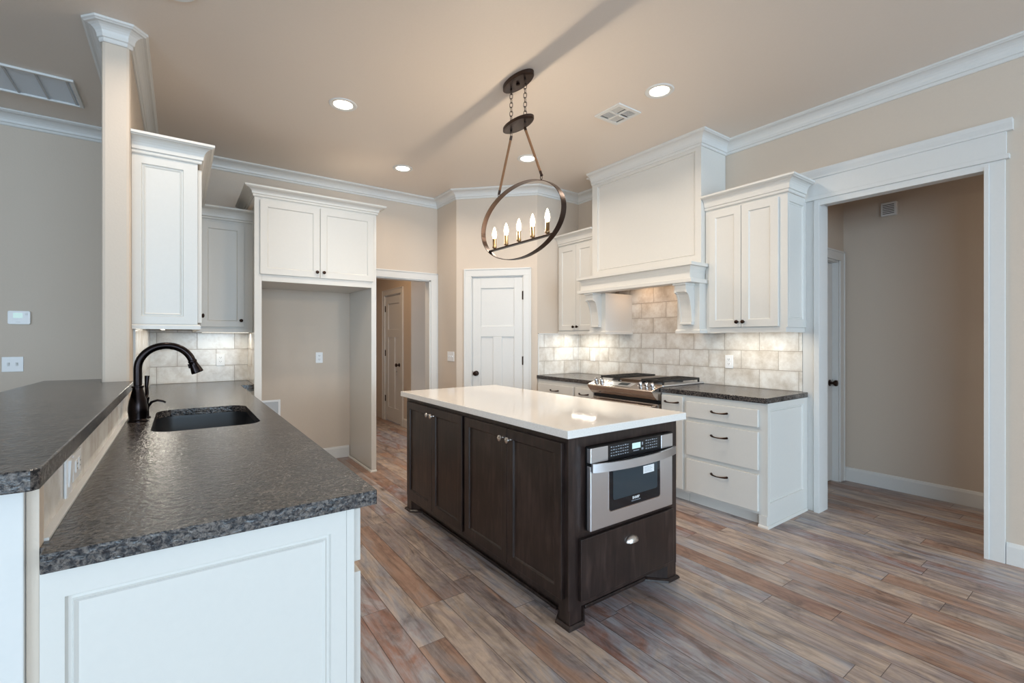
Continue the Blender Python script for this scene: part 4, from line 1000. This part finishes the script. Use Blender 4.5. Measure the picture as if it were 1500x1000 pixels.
A, B, ZC0 = 0.452, 0.252, 2.120
for (yt, yb) in ((2.443, 2.274), (2.601, 2.750)):
    top = Vector((CX, yt, 2.722)); bot = Vector((CX, yb, 2.370)); obj('rope_arm', BM(tube, [top, bot], 0.0085, 10), 'leather', pd, smooth=True, label='tan wrapped hanging arm')
    bm = bmesh.new(); lathe(bm, [(0.0095, -0.01), (0.0095, 0.022)], bot, (top-bot), 10); lathe(bm, [(0.0095, -0.022), (0.0095, 0.006)], top, (top-bot), 10); link(bm, (CX, yb, 2.352), 0.3, 0.030, 0.010, 0.0026)
    obj('arm_end', bm, 'fix_bronze', pd)
bm = bmesh.new(); n = 96; hw = 0.019; th = 0.004
R = []
for k in range(n):
    t = 2*math.pi*k/n; y, z = CYc+A*math.cos(t), ZC0+B*math.sin(t); nv = Vector((0, math.cos(t)/A, math.sin(t)/B)).normalized()
    p = Vector((CX, y, z)); R.append([bm.verts.new(p+nv*a_+Vector((x_, 0, 0))) for x_, a_ in ((-hw, 0), (hw, 0), (hw, -th), (-hw, -th))])
for k in range(n):
    for j in range(4): bm.faces.new((R[k][j], R[k][(j+1) % 4], R[(k+1) % n][(j+1) % 4], R[(k+1) % n][j]))
ring = obj('ring', bm, 'fix_bronze', pd, smooth=True)
ZBAR = 1.968
obj('crossbar', BM(box, CX-0.014, CX+0.014, CYc-0.356, CYc+0.356, ZBAR, ZBAR+0.010), 'fix_bronze', pd, bevel=0.002)
for k in range(5):
    y = CYc+(k-2)*0.149
    s = obj('candle_socket', BM(lathe, [(0.007, 0), (0.007, 0.004), (0.015, 0.010), (0.0165, 0.018), (0.0135, 0.022), (0.0135, 0.076), (0.011, 0.078), (0, 0.078)], (CX, y, ZBAR+0.010), (0, 0, 1), 20), 'fix_brass', pd, smooth=True)
    zb = ZBAR+0.088
    bl = obj('bulb', BM(lathe, [(0.010, 0), (0.013, 0.008), (0.0165, 0.026), (0.0155, 0.042), (0.010, 0.062), (0.005, 0.078), (0.0, 0.086)], (CX, y, zb), (0, 0, 1), 20), 'bulb', pd, smooth=True)
    bm = bmesh.new()
    for a_ in range(5):
        t = a_*2*math.pi/5; tube(bm, [(CX+0.002*math.cos(t), y+0.002*math.sin(t), zb+0.012), (CX+0.0055*math.cos(t), y+0.0055*math.sin(t), zb+0.032), (CX+0.002*math.cos(t), y+0.002*math.sin(t), zb+0.052)], 0.0009, 5)
    obj('filament', bm, 'filament', bl)
    l = bpy.data.lights.new('bulb_lamp', 'POINT'); l.energy = CHAND_POWER; l.color = (1, 0.82, 0.60); l.shadow_soft_size = 0.006
    o = bpy.data.objects.new('bulb_lamp', l); COL.objects.link(o); o.location = (0, y-CYc, zb+0.035-1.86); o.parent = pd

# ================================================================== UNDER-CABINET LIGHT BARS, HOOD AND HALLWAY LAMPS, ADDED SIDE HALL FILL
def bar_light(label, x0, x1, y0, y1, z, power):
    t = thing('under_cabinet_light', label, 'under cabinet light', ((x0+x1)/2, (y0+y1)/2, z-0.012))
    obj('housing', BM(box, x0, x1, y0, y1, z-0.010, z), 'vent', t, bevel=0.002)
    obj('lens', BM(box, x0+0.004, x1-0.004, y0+0.004, y1-0.004, z-0.012, z-0.0101), 'puck', t)
    l = bpy.data.lights.new('bar_lamp', 'AREA'); l.shape = 'RECTANGLE'; l.size = x1-x0-0.008; l.size_y = y1-y0-0.008; l.energy = power; l.color = (1.0, 0.93, 0.80)
    o = bpy.data.objects.new('bar_lamp', l); COL.objects.link(o); o.location = (0, 0, -0.002); o.parent = t
    return t
bar_light('slim light bar under the cabinet on the left wall stub', -0.13, -0.10, 3.62, 4.95, ZB+0.029, 2.6)
bar_light('slim light bar under the cabinet beside the fridge alcove', 0.16, 0.54, 5.09, 5.12, ZB+0.011, 1.1)
bar_light('slim light bar under the cabinet next to the doorway', 3.74, 3.77, 1.64, 2.24, ZB+0.029, UNDER_POWER)
bar_light('slim light bar under the far corner cabinet by the pantry', 3.74, 3.77, 3.57, 4.04, ZB+0.029, UNDER_POWER)
for y in (2.68, 3.10):
    lp = obj('hood_lamp', BM(lathe, [(0.028, 0.0), (0.028, -0.004), (0.0, -0.005)], (3.80, y, 1.925), (0, 0, 1), 20), 'puck', hood)
    l = bpy.data.lights.new('hood_lamp_light', 'AREA'); l.shape = 'DISK'; l.size = 0.05; l.energy = 0.8; l.color = (1.0, 0.66, 0.40)
    o = bpy.data.objects.new('hood_lamp_light', l); COL.objects.link(o); o.location = (0, 0, -0.003); o.parent = lp
t = can('recessed ceiling light in the hallway behind the back opening', 2.0, 6.0, 9)
[c for c in t.children if c.type == 'LIGHT'][0].data.color = (1, 0.66, 0.36)
t['group'] = 'hallway ceiling lights'
t = can('added unseen fill light in the side hall beyond the right doorway', 4.6, -0.3, 5.5)  # extra can out of view, added only to brighten the side hall wall
t['group'] = 'added side hall fill light'

for o in list(COL.objects):
    if o.parent: continue
    n = o.name.split('.')[0]
    if n == 'wall_outlet': o['group'] = 'white electrical outlets'
    elif n == 'wall_switch': o['group'] = 'white wall switches'
    elif n == 'wall_cabinet': o['group'] = 'white wall cabinets with crown moulding'
    elif n == 'under_cabinet_light': o['group'] = 'light bars under the wall cabinets'
    elif n == 'granite_countertop': o['group'] = 'dark granite worktops'
    elif n == 'tile_backsplash': o['group'] = 'stone tile backsplashes'
    elif n == 'recessed_light': o['group'] = 'recessed ceiling lights'
    elif n == 'base_cabinet': o['group'] = 'white base cabinets'
